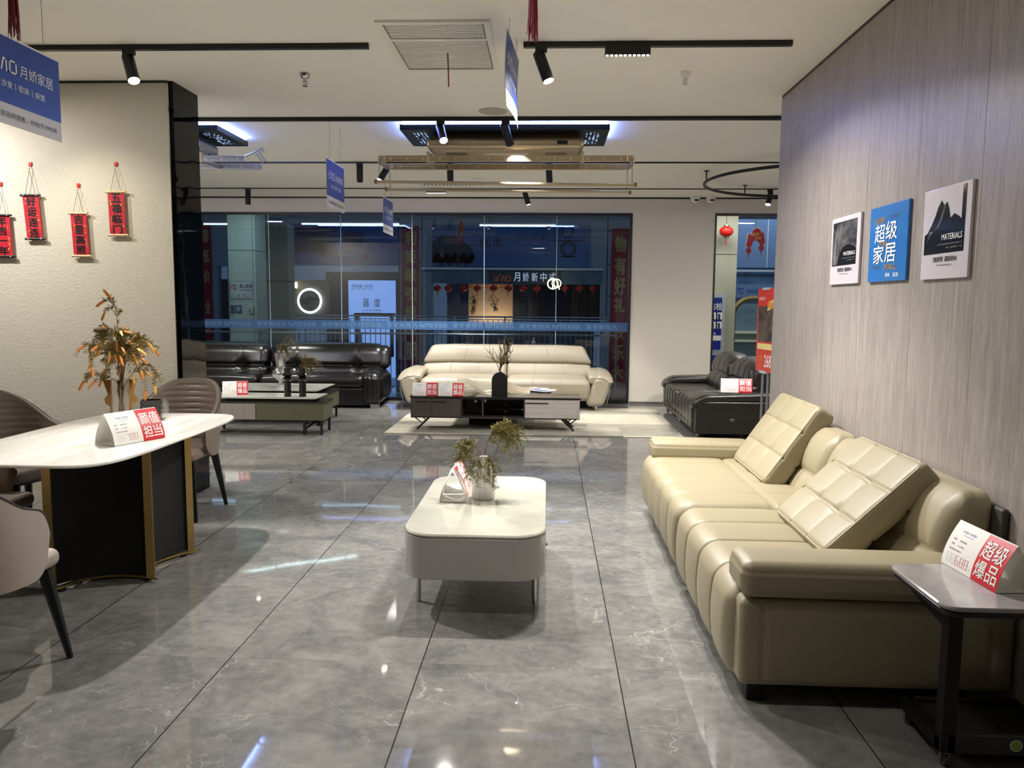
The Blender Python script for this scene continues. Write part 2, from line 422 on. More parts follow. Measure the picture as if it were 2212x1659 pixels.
for a, b in zip(ys, ys[1:]): wr.bb(WX, WX + 0.12, b + 0.0012, a - 0.0012, 0, CEIL - 0.022)
wr.bb(WX + 0.004, WX + 0.12, -4, 6.0, 0, CEIL - 0.03)
struct('wall_right', wr, M_VEN)
struct('trim_4', MB().bb(WX + 0.002, WX + 0.12, -4, 6.02, CEIL - 0.021, CEIL - 0.0005), M_TRIM)
struct('wall_side', MB().bb(-9.1, -9, -4, BY, 0, CEIL).bb(-7.1, -7.0, -4, 5.56, 0, CEIL), M_WALL)
struct('wall_east', MB().bb(6.0, 6.1, -4, BY, 0, CEIL), M_WALL)
struct('wall_south', MB().bb(-9, 6, -4.1, -4, 0, CEIL), M_WALL)
# back wall with its two openings
ZT = 2.775; G0, G1, G2, G3 = -9.0, 1.205, 2.385, 5.2
bw = MB().bb(-9, 6, BY, BY + 0.2, ZT, CEIL - 0.02).bb(G1, G2, BY, BY + 0.2, 0, ZT).bb(G3, 6, BY, BY + 0.2, 0, ZT)
struct('wall_back', bw, M_WALL)
struct('trim_5', MB().bb(-9, 6, BY - 0.004, BY + 0.05, CEIL - 0.022, CEIL - 0.0005), M_TRIM)
fr = MB()
fr.bb(G0, G1, BY - 0.012, BY + 0.06, ZT - 0.035, ZT).bb(G1 - 0.03, G1, BY - 0.012, BY + 0.06, 0, ZT - 0.035).bb(G0, G1 - 0.03, BY - 0.012, BY + 0.06, 0, 0.05)
fr2 = MB().bb(G2, G3, BY - 0.012, BY + 0.06, ZT - 0.03, ZT).bb(G2, G2 + 0.025, BY - 0.012, BY + 0.06, 0, ZT - 0.03).bb(G2 + .025, G3, BY - 0.012, BY + 0.06, 0, 0.03)
f1 = struct('window_1', fr, M_TRIM); f2 = struct('window_2', fr2, M_TRIM)
struct('baseboard_back', MB().bb(G1 + 0.01, G2 - 0.01, BY - 0.006, BY, 0, 0.035), mat('shadow gap', '#5b5750', 0.6))
def glass_mat(name, tint, fres=1.45):
    m, nt, b = newmat(name); N = nt.nodes.new; L = nt.links.new
    nt.nodes.remove(b); out = nt.nodes['Material Output']
    t = N('ShaderNodeBsdfTransparent'); t.inputs[0].default_value = (*tint, 1)
    g = N('ShaderNodeBsdfGlossy'); g.inputs['Roughness'].default_value = 0.0; g.inputs[0].default_value = (1, 1, 1, 1)
    f = N('ShaderNodeFresnel'); f.inputs[0].default_value = fres
    mx = N('ShaderNodeMixShader'); L(f.outputs[0], mx.inputs[0]); L(t.outputs[0], mx.inputs[1]); L(g.outputs[0], mx.inputs[2]); L(mx.outputs[0], out.inputs[0])
    return m
M_GLASS = glass_mat('window glass', (0.66, 0.74, 0.80), 1.5)
M_GLASS2 = glass_mat('clear glass', (0.93, 0.95, 0.95), 1.4)
seams = [-6.27, -5.21, -4.15, -3.07, -2.01, -0.945, 0.115]
edges = [G0] + seams + [G1 - 0.03]
for a, b in zip(edges, edges[1:]):
    p = MB().add([(a + .002, BY + .02, .05), (b - .002, BY + .02, .05), (b - .002, BY + .02, ZT - .035), (a + .002, BY + .02, ZT - .035)], [(0, 1, 2, 3)])
    part('pane', p, M_GLASS, f1, smooth=False, fix=False)
jm = mat('glass joint', '#9fb2b8', 0.4)
for s_ in seams: part('joint', MB().bb(s_ - .004, s_ + .004, BY + .012, BY + .03, .05, ZT - .035), jm, f1, smooth=False)
for a, b in ((G2 + .025, 3.4), (3.405, 4.3), (4.305, G3)):
    p = MB().add([(a, BY + .02, .03), (b, BY + .02, .03), (b, BY + .02, ZT - .03), (a, BY + .02, ZT - .03)], [(0, 1, 2, 3)])
    part('pane', p, M_GLASS2, f2, smooth=False, fix=False)
# frosted blue film band with its mirrored writing
mp = plane((0, BY + 0.012, 0), (1, 0, 0), (0, 0, 1))
sb = MB(); rect(sb, mp, G0, 1.065, G1 - .03, 1.195)
M_FILM = mat('blue window film', '#2c5686', 0.6, alpha=0.8)
st = part('safety_strip', sb, M_FILM, f1, smooth=False, fix=False)
lt = MB(); mp2 = plane((0, BY + 0.009, 0), (1, 0, 0), (0, 0, 1))
for k in range(8):
    R_ = 1.02 - k * 0.985 * 1.0
    put(lt, mp2, '月娇美学家', R_ - .46, 1.093, R_, 1.168, mirror=True)
    put(lt, mp2, '超级家居', R_ - .46 - .08 - .27, 1.093, R_ - .54, 1.168, mirror=True)
    put(lt, mp2, 'Mall', R_ - .985 + .035, 1.1, R_ - .82, 1.168, mirror=True)
letters('lettering', lt, mat('pale blue print', '#5f80a2', 0.6), st)

# ================================================================== THE MALL OUTSIDE
FY = 24.0
M_FAC = mat('blue grey facade tile', '#8a97a2', 0.45)
M_SILV = mat('silver strip', '#c3cbd6', 0.35, 0.3)
M_DARK = mat('dark shop interior', '#2c3340', 0.6)
def fx(px): return at(px, 600, FY).x
def fz(py, px=1000): return at(px, py, FY).z
struct('mall_wall', MB().bb(-18, 10, FY, FY + .3, fz(578), 7).bb(-18, fx(470), FY, FY + .3, -3, fz(578))
       .bb(fx(492), fx(625), FY, FY + .3, -3, fz(578)).bb(fx(862), fx(934), FY, FY + .3, -3, fz(578)).bb(fx(1300), 10, FY, FY + .3, -3, fz(578)), M_FAC)
struct('mall_floor', MB().bb(-18, 10, 21, FY + 6, -1.2, -0.9), mat('far floor', '#6c7078', 0.3))
struct('mall_ceiling', MB().bb(-18, 10, BY + .2, FY + 6, 7, 7.1), mat('mall ceiling', '#8c959c', 0.8))
struct('mall_ceiling', MB().bb(-18, 10, BY + .2, 14.6, 3.02, 3.2), mat('soffit', '#7d8a8c', 0.8))
sh = MB().bb(fx(625), fx(862), FY + 4, FY + 4.1, -1, fz(578)).bb(fx(934), fx(1300), FY + 3.5, FY + 3.6, -1, fz(578))
struct('wall_north', sh, mat('shop back wall', '#6d7076', 0.7))
gj = MB()
for px in (862, 912, 1311, 1360):
    gj.bb(fx(px) - .015, fx(px) + .015, FY - .006, FY, -1, 5)
for py in (495, 566, 634):
    gj.bb(fx(862), fx(912), FY - .006, FY, fz(py) - .012, fz(py) + .012); gj.bb(fx(1311), fx(1360), FY - .006, FY, fz(py + 3) - .012, fz(py + 3) + .012)
struct('trim_6', gj, mat('facade joint', '#20262c', 0.6))
struct('trim_7', MB().bb(fx(622), fx(862), FY - .12, FY, fz(579), fz(575)).bb(fx(912), fx(1302), FY - .12, FY, fz(583), fz(578)), M_SILV)

fp = plane((0, FY - 0.02, 0), (1, 0, 0), (0, 0, 1))
def banner(label, px0, px1, top, bot, chars, y=FY - .06):
    x0, x1 = at(px0, 600, y).x, at(px1, 600, y).x; z1, z0 = at(1000, top, y).z, at(1000, bot, y).z
    o = part('banner', MB().bb(x0, x1, y, y + .03, z0, z1), mat('red banner cloth', '#8f1d2e', 0.7), smooth=False)
    tag(o, label, 'banner', 'red hanging banners beyond the glass')
    m_ = plane((0, y - .01, 0), (1, 0, 0), (0, 0, 1)); w = x1 - x0
    each('character', m_, [(ch, x0 + .2 * w, at(1000, b, y).z, x1 - .17 * w, at(1000, a, y).z, .10) for ch, a, b in chars], mat('gold print', '#b3924f', 0.5), o)
banner('dark red vertical banner beside the black pillar, reading 暴低价 全', 437, 457, 480, 740, [('暴', 499, 526), ('低', 543, 570), ('价', 588, 614), ('全', 654, 681), ('民', 703, 722)])
banner('dark red vertical banner between the two far shops, reading 利钜献引爆', 868, 905, 488, 830, [('利', 500, 529), ('钜', 541, 568), ('献', 580, 609), ('引', 622, 650), ('爆', 662, 690), ('巨', 706, 722), ('阳', 740, 772)])
banner('dark red vertical banner beside the cream wall, reading 物有好礼', 1320, 1357, 492, 860, [('物', 509, 542), ('有', 554, 590), ('好', 597, 634), ('礼', 640, 672), ('欢', 706, 730), ('乐', 742, 774), ('大', 786, 814)])

def board(name, label, cat, px0, py0, px1, py1, y, m, th=.05, parent=None):
    a, b = at(px0, py1, y), at(px1, py0, y)
    o = part(name, MB().bb(a.x, b.x, y, y + th, a.z, b.z), m, parent, smooth=False)
    if not parent: tag(o, label, cat)
    mf = plane((a.x, y - .006, a.z), (1, 0, 0), (0, 0, 1)); w, h = b.x - a.x, b.z - a.z
    return o, (lambda u, v: mf(u * w, v * h)), w, h
# upper billboard over the left shop : interior scene
o, f, w, h = board('billboard', 'dark blue billboard showing a lounge with a floor lamp and chair', 'billboard', 625, 484, 860, 572, FY - .08, mat('navy poster', '#3c5590', 0.5))
g = MB(); rect(g, f, .06, 0.3, .42, .95); rect(g, f, .5, .35, .68, .8); rect(g, f, .25, .2, .56, .28); letters('printed_panel', g, mat('navy poster dark', '#22304f', 0.5), o)
g = MB(); rect(g, f, .24, .32, .37, .64); letters('printed_picture', g, mat('navy poster beige', '#5b6070', 0.5), o)
g = MB(); rect(g, f, .214, .24, .221, .62); poly(g, f, [(.198, .58), (.24, .58), (.232, .68), (.205, .68)]); rect(g, f, .205, .23, .235, .245); letters('printed_lamp', g, M_KTXT, o); g = MB()
for k in range(4): rect(g, f, .51 + k * .017, .24, .514 + k * .017, .44)
letters('printed_chair', g, M_KTXT, o)
g = MB(); poly(g, f, [(.69, .13), (.73, .13), (.735, .25), (.685, .25)]); letters('printed_pot', g, mat('poster red', '#7c3440', 0.5), o)
g = MB()
for k in range(9): a = k * .7; poly(g, f, [(.71, .25), (.71 + .05 * math.cos(a) + .01, .4 + .14 * math.sin(a)), (.71 + .05 * math.cos(a), .42 + .14 * math.sin(a))])
letters('printed_plant', g, mat('poster green', '#2b4a49', 0.5), o)
# upper billboard over the right shop
o, f, w, h = board('billboard', 'wide blue billboard with a hill, mirrored characters and a round stand', 'billboard', 934, 487, 1275, 575, FY - .08, mat('blue poster', '#2f5690', 0.5, var=(1.0, '#43699c', (0.2, 1, 2))))
g = MB(); pts = [(0, .08), (0, .6), (.03, .7), (.08, .75), (.14, .74), (.2, .6), (.25, .45), (.27, .25), (.26, .08)]; poly(g, f, pts)
for k in range(14): c_ = .02 + k * .018; poly(g, f, [(c_ + .02 * math.cos(a * PI / 4), .16 + .09 * math.sin(a * PI / 4) + .08 * math.sin(k * 2.1)) for a in range(8)])
letters('printed_hill', g, mat('poster hill', '#26333f', 0.6), o)
for q in (('木', .385, .45, .445, .72, 0, True), ('阅', .31, .44, .37, .7, 0, True), ('木之心 阅之美', .53, .64, .72, .76), ('ARABY DIG', .06, .93, .16, 1.0, 0, True)):
    g = MB(); put(g, f, *q); letters('lettering', g, mat('poster black', '#14202e', 0.5), o)
g = MB(); rect(g, f, .78, .62, .95, .645); rect(g, f, .81, .235, .91, .26)
for k in range(28):
    a, b2 = k * 2 * PI / 28, (k + 1) * 2 * PI / 28
    for (cx_, cy_, r1, r2) in ((.865, .43, .05, .038), (.86, .85, .04, .03), (.865, .43, .03, .025)):
        q = 3.9
        g.add([f(cx_ + r * math.cos(t), cy_ + r * q * math.sin(t)) for r, t in ((r1, a), (r1, b2), (r2, b2), (r2, a))], [(0, 1, 2, 3)])
letters('printed_stand', g, mat('poster black', '#14202e', 0.5), o)
# shop fascia with lit characters
o, f, w, h = board('shop_sign', 'dark fascia sign reading 月娇新中式 above the lantern row', 'sign', 1056, 586, 1213, 613, FY - .06, mat('fascia dark', '#39414b', 0.6))
g = MB()
for k, ch in enumerate('月娇新中式'): put(g, f, ch, .345 + k * .122, .2, .345 + k * .122 + .085, .88, bold=.01)
letters('lettering', g, mat('pale lit letters', '#b8c4dd', 0.5, emit=('#b8c4dd', 0.30)), o)
g = MB(); logo(g, f, .07, .2, .3, .75); letters('wordmark', g, mat('orange lit letters', '#a8512c', 0.5, emit=('#a8512c', 0.12)), o)
fz1 = MB().bb(fx(934), fx(1056), FY - .05, FY + .2, fz(612), fz(583)).bb(fx(1213), fx(1300), FY - .05, FY + .2, fz(613), fz(583)).bb(fx(1056), fx(1213), FY, FY + .2, fz(613), fz(583))
struct('trim_9', fz1, mat('mottled blue render', '#5f7488', 0.6, var=(2.5, '#48606f')))
# interior of the right hand shop
o, f, w, h = board('wall_panel', 'warm lit beige panel with ink bamboo painting inside the far shop', 'panel', 1012, 614, 1108, 700, FY + 1.5, mat('warm panel', '#b59878', 0.6))
g = MB(); rect(g, f, 0, .90, 1, 1.0); letters('orange_header', g, mat('orange header', '#c5682f', 0.6), o)
g = MB(); put(g, lambda u, v: f(u, v) + Vector((0, -.01, 0)), '门栖全部八折 又折十个好', .02, .93, .98, .99); letters('lettering', g, M_WTXT, o)
random.seed(4); g = MB()
for cx_, cy_, s_ in ((.12, .6, .09), (.56, .62, .12), (.6, .45, .07), (.1, .4, .07)):
    for k in range(50):
        a = random.uniform(0, 6.3); d = random.random() * s_; x = cx_ + d * math.cos(a); y_ = cy_ + 1.6 * d * math.sin(a)
        poly(g, f, [(x, y_), (x + .012, y_ - .035), (x + random.uniform(-.02, .02), y_ - .07)])
letters('ink_bamboo', g, mat('ink', '#5a5148', 0.8), o)
light('shop_light', 'AREA', (fx(1060), FY + 1.0, fz(716)), 9, (1.0, .78, .55), 1.2, .2, aim=(fx(1060), FY + 1.4, fz(620)))
for lab, b4, col in (('pale framed picture inside the far shop', (978, 632, 995, 655), '#84858a'), ('blue poster strip inside the far shop', (1002, 632, 1012, 653), '#2f5078'),
                   ('grey cabinet inside the far shop', (1119, 650, 1137, 685), '#55585c'), ('dark wooden screen panel on the left in the far shop', (1150, 613, 1163, 700), '#4b453b'),
                   ('dark blue glass door of the far shop', (1165, 613, 1233, 700), '#182440'), ('brown curtain inside the far shop', (1233, 613, 1252, 700), '#57504c'),
                   ('grey curtain inside the far shop', (1252, 613, 1270, 700), '#3c4048'), ('olive curtain at the right end of the far shop', (1270, 613, 1297, 700), '#4b463a')):
    nm = 'framed_picture' if 'picture' in lab else 'poster' if 'poster' in lab else 'cabinet' if 'cabinet' in lab else 'screen_panel' if 'screen' in lab else 'glass_door' if 'door' in lab else 'curtain'
    board(nm, lab, nm.split('_')[-1], *b4[:2], b4[2], b4[3], FY + 3.42, mat(lab, col, 0.6))
# lantern row
def lantern(loc, r, label, group=None, m=None, tassel=True, up=.17):
    t = thing('red_lantern', label, 'lantern', loc, 0, group)
    pr = [(r * .35, -r * .72)] + [(r * math.cos(a), r * .78 * math.sin(a)) for a in [(-1.15 + 2.3 * k / 8) for k in range(9)]] + [(r * .35, r * .72)]
    part('shade', MB().lathe(pr, n=20, flute=lambda a, z: 1 + .03 * math.cos(a * 12)), m or mat('red lantern silk', '#b81f1c', 0.55), t)
    part('cap', MB().lathe([(r * .36, -.13 * r), (r * .4, 0), (r * .36, .13 * r)], (0, 0, r * .8), 14).lathe([(r * .36, -.13 * r), (r * .4, 0), (r * .36, .13 * r)], (0, 0, -r * .8), 14), M_GOLD, t)
    part('cord', MB().tube([(0, 0, r * .85), (0, 0, up)], .004, 5), M_BLK, t)
    if tassel: part('tassel', MB().lathe([(r * .02, 0), (r * .06, -r * .1), (r * .1, -r * 1.0)], (0, 0, -r * .95), 8), mat('red tassel', '#a51420', 0.7), t)
    return t
l0 = None
poss = ['first', 'second', 'third', 'fourth', 'fifth', 'sixth', 'seventh', 'eighth', 'ninth', 'tenth', 'eleventh']
for k, px in enumerate((945, 968, 1001, 1031, 1066, 1098, 1130, 1160, 1221, 1253, 1281)):
    p = at(px, 623, FY + .05)
    lab = 'small red lantern, %s from the left in the row across the far shopfront' % poss[k]
    if l0 is None: l0 = lantern(p, .115, lab, 'red lanterns across the far shopfront'); o = l0
    else: o = copy_tree(l0); o['label'] = lab; o.location = p
    o.rotation_euler = (0, .25 if k == 1 else 0, 0)
# reflected glow, built as a hung glowing emblem
p = at(1197, 613, 23.2); t = thing('reflected_emblem', 'round cream glow below the fascia sign, a reflection built as an object', 'sign', p)
ne = mat('reflected cream glow', '#fff6c8', 0.4, emit=('#fff0b0', 2.6)); rr = .15
ring_ = lambda cx_, cz, r, n=28: [(cx_ + r * math.cos(2 * PI * k / n), 0, cz + r * math.sin(2 * PI * k / n)) for k in range(n + 1)]
part('reflected_ring', MB().tube(ring_(-.04, 0, rr), .018, 6, cap=False).tube(ring_(.07, .01, rr * .85), .014, 6, cap=False), ne, t)
part('suspension_wire', MB().tube([(0, 0, .15), (0, 0, 7 - p.z)], .004, 5), M_BLK, t)
part('reflected_stroke', MB().tube([(-.06, 0, .12), (0, 0, .08), (-.01, 0, -.02), (-.06, 0, -.13)], .013, 6).tube([(-.01, 0, -.02), (.05, 0, -.12)], .013, 6).tube([(.05, 0, .12), (.1, 0, .02), (.16, 0, -.17)], .013, 6), ne, t)
# left shop : ring mirror, lit sign panel, wall lamp
o, f, w, h = board('wall_panel', 'beige brown wall panel behind the round lit mirror', 'panel', 628, 605, 711, 700, FY + .4, mat('brown panel', '#6b6259', 0.6))
p = at(669, 650, FY + .3); t = thing('ring_mirror', 'round mirror with a glowing white ring and ink hills', 'mirror', p)
part('light_ring', MB().tube([(.36 * math.cos(2 * PI * k / 40), 0, .36 * math.sin(2 * PI * k / 40)) for k in range(41)], .035, 8, cap=False), mat('ring glow', '#ffffff', 0.4, emit=('#e8fff6', 1.6)), t)
part('mirror_face', MB().lathe([(.34, -.01), (.34, .01)], n=40), mat('mirror print', '#6f6e6c', 0.5), t).rotation_euler = (PI / 2, 0, 0)
g = MB(); mf = plane((0, -.02, 0), (1, 0, 0), (0, 0, 1)); poly(g, mf, [(-.3, .02), (-.2, .09), (-.12, .05), (0, .14), (.1, .07), (.2, .1), (.3, .05), (.3, .02)]); rect(g, mf, -.26, -.1, -.02, 0)
letters('ink_hills', g, mat('ink grey', '#4a4a4a', 0.6), t)
o, f, w, h = board('lit_sign_panel', 'tall lit bluish panel reading 器度 beside the round mirror', 'sign', 755, 606, 854, 820, FY + .4, mat('lit blue panel', '#7f9ac4', 0.5, emit=('#6d8cc4', 0.55)))
g = MB(); f0_ = f; f = lambda u, v: f0_(u, 1 - (1 - v) * 114 / 214); put(g, f, '器', .31, .5, .44, .66); put(g, f, '度', .54, .5, .68, .66); put(g, f, '人文宋式家具', .3, .42, .7, .46); put(g, f, 'FASHION SONG STYLE', .3, .375, .7, .405)
put(g, f, 'YDGE', .06, .865, .3, .92, bold=.03); put(g, f, '雅达京雕', .34, .865, .52, .92); put(g, f, 'REAL / FEEL CASE / MORE', .06, .825, .52, .85)
letters('lettering', g, mat('deep blue print', '#1b2740', 0.5), o)
t = thing('console_table', 'dark console table in front of the lit blue panel', 'table', (at(813, 700, FY).x, FY - .2, at(813, 700, FY).z))
part('tabletop', MB().bb(-.6, .6, -.2, .2, .28, .34), M_BLK, t); 
for sx in (-.52, .52): part('leg', MB().bb(sx - .03, sx + .03, -.15, .15, -1.0, .28), M_BLK, t)
p = at(632, 616, FY + .2); t = thing('wall_lamp', 'small square glowing wall lamp left of the round mirror', 'lamp', p)
part('shade', MB().bb(-.13, .13, -.08, .08, -.09, .09), mat('wall lamp glow', '#fff4cf', 0.4, emit=('#fff0c4', 1.8)), t); part('bracket', MB().bb(-.03, .03, .08, .2, -.15, -.05), M_BLK, t)
# railings
def railing(label, y, x0, x1, zt, zb, bars, mid=None, n_post=6, th=.02):
    t = thing('railing', label, 'railing', ((x0 + x1) / 2, y, zb)); hx = (x1 - x0) / 2; L_ = zt - zb
    part('handrail', MB().tube([(-hx, 0, L_), (hx, 0, L_)], th * 1.1, 8), mat('steel rail', '#9aa5ad', 0.3, 0.8), t)
    if mid: part('lower_rail', MB().tube([(-hx, 0, mid - zb), (hx, 0, mid - zb)], th * .7, 6), MATS['steel rail'], t)
    for k in range(n_post):
        x = -hx + 2 * hx * k / (n_post - 1); part('post', MB().bb(x - th, x + th, -th, th, 0, L_), MATS['steel rail'], t)
    if bars:
        g = MB(); n = int(2 * hx / bars)
        for k in range(n): x = -hx + bars * (k + .5); g.bb(x - .009, x + .009, -.009, .009, .05, L_ - .08)
        o = part('balusters', g, mat('baluster steel', '#7f93ad', 0.35, 0.6), t, smooth=False); o['kind'] = 'stuff'
railing('steel balcony railing with close bars across the far side of the hall', 21.2, fx(625), at(1310, 690, 21.2).x, at(1000, 684, 21.2).z, -.9, .14, at(1000, 690, 21.2).z, 8, .02)
railing('plain steel railing just outside the glass wall', 13.2, -7.5, 1.15, at(1000, 722, 13.2).z, 0, 0, None, 9, .014)
# near column with its signs
M_COLT = mat('pale green column tile', '#9fb3ac', 0.45)
t = thing('mall_column', 'square pale green tiled column carrying the no smoking sign', 'column', (-5.13, 13.25, 0))
part('shaft', MB().bb(-.23, .23, -.25, .25, 0, 3.02), M_COLT, t, smooth=False)
g = MB()
for z in (2.31, .95): g.bb(-.232, .232, -.252, .252, z - .004, z + .004)
g.bb(.185, .19, -.252, -.24, 0, 3.0); part('tile_joint', g, mat('facade joint', '#20262c', .6), t, smooth=False)
t = thing('mall_column', 'dull green tiled column farther back beside the navy billboard', 'column', (-5.45, 15.9, 0))
part('shaft', MB().bb(-.27, .2, -.2, .2, -1, 3.02), mat('dull green tile', '#7f8b7c', .5), t, smooth=False)
part('tile_joint', MB().bb(-.272, .202, -.205, .2, 1.86, 1.885), MATS['facade joint'], t, smooth=False)
a, b = at(498, 645, 12.98), at(545, 608, 12.98); mf = plane((a.x, 12.975, a.z), (1, 0, 0), (0, 0, 1)); w, h = b.x - a.x, b.z - a.z
o = part('no_smoking_sign', MB().bb(a.x, b.x, 12.985, 13.0, a.z, b.z), mat('sign white', '#b9c6cc', .5), smooth=False); tag(o, 'white 禁止吸烟 NO SMOKING sign on the pale green column', 'sign')
f = lambda u, v: mf(u * w, v * h)
g = MB(); put(g, f, '禁止吸烟', .42, .62, .97, .86, bold=.02); put(g, f, 'NO SMOKING', .42, .42, .97, .56); put(g, f, '人人消防', .07, .08, .46, .22); put(g, f, '预防火灾', .55, .08, .95, .22)
for q in ((0, 0, 1, .02), (0, .98, 1, 1), (0, 0, .015, 1), (.985, 0, 1, 1), (.03, .285, .97, .3)): rect(g, f, *q)
rect(g, f, .13, .56, .24, .6); rect(g, f, .2, .6, .23, .76); rect(g, f, .15, .68, .17, .78); letters('lettering', g, M_KTXT, o)
g = MB(); cx_, cy_ = .19, .65
for k in range(24):
    a_, b_ = k * PI / 12, (k + 1) * PI / 12; g.add([f(cx_ + r * math.cos(t_), cy_ + r * 1.35 * math.sin(t_)) for r, t_ in ((.15, a_), (.15, b_), (.125, b_), (.125, a_))], [(0, 1, 2, 3)])
poly(g, f, [(.09, .78), (.11, .80), (.30, .53), (.28, .51)]); letters('prohibition_ring', g, M_RED, o)
o, f, w, h = board('notice_plate', 'small dark grey notice plate below the no smoking sign', 'notice', 498, 677, 509, 659, 12.99, mat('grey plate', '#4c5759', .5), .01)
o.location = (0, 0, 0)
o, f, w, h = board('notice_plate', 'small blue notice plate right of the grey notice plate', 'notice', 510, 677, 522, 659, 12.99, mat('blue plate', '#23427f', .5), .01)
g = MB(); rect(g, f, .2, -.65 + .95, .8, -.55 + .95); rect(g, f, .3, .5, .55, .7); letters('lettering', g, M_WTXT, o)
p = at(542, 668, 12.95); t = thing('wall_box', 'small white wall mounted box on the pale green column', 'box', p)
part('housing', soft(.08, .06, .15, .02), mat('box white', '#a9b7b6', .5), t); part('button', MB().lathe([(.012, 0), (.012, .008)], n=12), M_BLK, t, loc=(0, -.03, -.02)).rotation_euler = (PI / 2, 0, 0)
# doorway at the far left, LED tubes
o, f, w, h = board('wooden_door', 'brown door far behind at the left between column and banner', 'door', 471, 603, 491, 820, FY + .35, mat('brown door', '#6a5c4e', .6))
for lab, q in (('short white LED tube at the left above the first banner', (440, 494, 484)), ('long white LED tube over the navy billboard', (652, 862, 484)), ('long white LED tube over the blue billboard', (1036, 1200, 487))):
    a, b = at(q[0], q[2], 17.5), at(q[1], q[2], 17.5); t = thing('led_tube', lab, 'light', (a + b) / 2); L_ = (b.x - a.x) / 2
    part('tube', MB().tube([(-L_, 0, 0), (L_, 0, 0)], .018, 8), mat('LED tube glow', '#ffffff', .4, emit=('#bfe0ff', 1.0)), t); part('housing', MB().bb(-L_, L_, -.02, .02, .016, .05), M_WHITE, t)
    for sx in (-.8, .8): part('suspension_wire', MB().tube([(sx * L_, 0, .05), (sx * L_, 0, 7 - a.z)], .004, 5), M_WHITE, t)
# festive hanging boards shaped like a small cart with two lanterns
def festive(label, loc, rz, s):
    t = thing('festive_hanging_board', label, 'decoration', loc, rz, 'red festive hanging boards')
    out = [(-.5, -.28), (-.42, .1), (-.38, .38), (-.3, .42), (-.24, .3), (-.12, .62), (.1, .72), (.28, .6), (.34, .4), (.42, .5), (.5, .2), (.55, -.1), (.42, -.32), (.3, -.3), (.22, -.12), (.05, .02), (-.1, -.05), (-.2, -.35), (-.32, -.4)]
    m_ = Matrix.Rotation(PI / 2, 4, 'X') @ Matrix.Scale(s, 4)
    part('white_border', MB().prism([(x * 1.06, y * 1.05) for x, y in out], -.01, .01, m_), M_PAPER, t, smooth=False)
    part('red_front', MB().prism(out, .011, .02, m_).prism([(x, y) for x, y in out], -.02, -.011, m_), mat('festive red', '#a3262c', .5), t, smooth=False)
    for cx_, cy_ in ((-.33, -.55), (.36, -.42)):
        part('lantern_disc', MB().prism([(cx_ + .15 * math.cos(k * PI / 8), cy_ + .17 * math.sin(k * PI / 8)) for k in range(16)], -.018, .018, m_).prism([(cx_ - .02, cy_ - .4), (cx_ + .02, cy_ - .4), (cx_ + .03, cy_ - .16), (cx_ - .03, cy_ - .16)], -.015, .015, m_), MATS['festive red'], t, smooth=False)
    g = MB(); mf = plane((0, -.024 * s - .002, 0), (1, 0, 0), (0, 0, 1)); f = lambda u, v: mf(u * s, v * s)
    put(g, f, '福满', -.2, .26, .2, .44, bold=.03); put(g, f, '团圆', 0, .06, .32, .2, bold=.03); letters('lettering', g, mat('gold print2', '#d4a548', .5), t)
    part('cord', MB().tube([(0, 0, .72 * s), (0, 0, 3.02 - loc[2])], .003, 5), M_BLK, t)
p = at(1631, 520, 12.3); festive('red festive hanging board above the gold arch, seen through the small window', tuple(p), -.35, .27)
p = at(995, 500, 12.3); festive('red festive hanging board turned nearly edge on, behind the glass wall', tuple(p), 1.25, .24)
# what stands beyond the second window
t = thing('mall_column', 'beige tiled column with a red lantern beyond the small window', 'column', (2.55, 13.4, 0))
x1_ = at(1592, 560, 13.15).x - 2.55
part('shaft', MB().bb(-.4, x1_, -.25, .25, 0, 3.02), mat('beige column tile', '#a9a896', .45), t, smooth=False); part('tile_joint', MB().bb(-.402, x1_ + .002, -.252, .252, 2.29, 2.30), MATS['facade joint'], t, smooth=False)
lantern(at(1569, 500, 12.9), .11, 'bright red lantern hanging before the beige column', up=3.02 - at(1569, 500, 12.9).z, m=mat('bright lantern', '#c8140f', .5, emit=('#d3140f', .04)))
a, b = at(1531, 880, 12.9), at(1570, 635, 12.9)
t = thing('hydrant_cabinet', 'blue and white fire hydrant cabinet reading 防栓 beyond the small window', 'cabinet', (a.x - .15, 12.95, 0)); cw = b.x - a.x + .15
part('frame', MB().bb(0, cw, .02, .2, 0, b.z), mat('cabinet white', '#aab2b8', .4), t, smooth=False)
zz = lambda py: at(1550, py, 12.9).z
dr = part('door', MB().bb(0, cw - .06, 0, .02, zz(755), zz(643)), mat('hydrant blue', '#14258a', .3), t, smooth=False); part('door', MB().bb(0, cw - .06, 0, .02, .1, zz(768)), MATS['hydrant blue'], t, smooth=False)
mf = plane((.15, -.004, 0), (1, 0, 0), (0, 0, 1)); g = MB(); put(g, mf, '防栓', -.03, zz(670), .17, zz(654), bold=.02)
for zz0 in (690, 710):
    for u in (.0, .1): rect(g, mf, u, zz(zz0), u + .075, zz(zz0 - 15))
rect(g, mf, -.02, zz(736), .17, zz(725)); put(g, mf, 'lils', -.02, zz(723), .08, zz(716)); letters('lettering', g, M_WTXT, dr)
g = MB()
for zz0 in (690, 710):
    for u in (.01, .11): rect(g, plane((.15, -.006, 0), (1, 0, 0), (0, 0, 1)), u, zz(zz0), u + .035, zz(zz0 - 12))
letters('printed_photos', g, M_DARK, dr)
Y2 = 16.0; z2 = lambda py: at(1630, py, Y2).z; x2 = lambda px: at(px, 600, Y2).x
struct('wall_northeast', MB().bb(x2(1585), x2(1585) + 5, Y2, Y2 + .2, z2(578), 4.5).bb(x2(1585), x2(1585) + 5, Y2 + .02, Y2 + .2, z2(643), z2(614)), mat('blue shopfront', '#5d7593', .5))
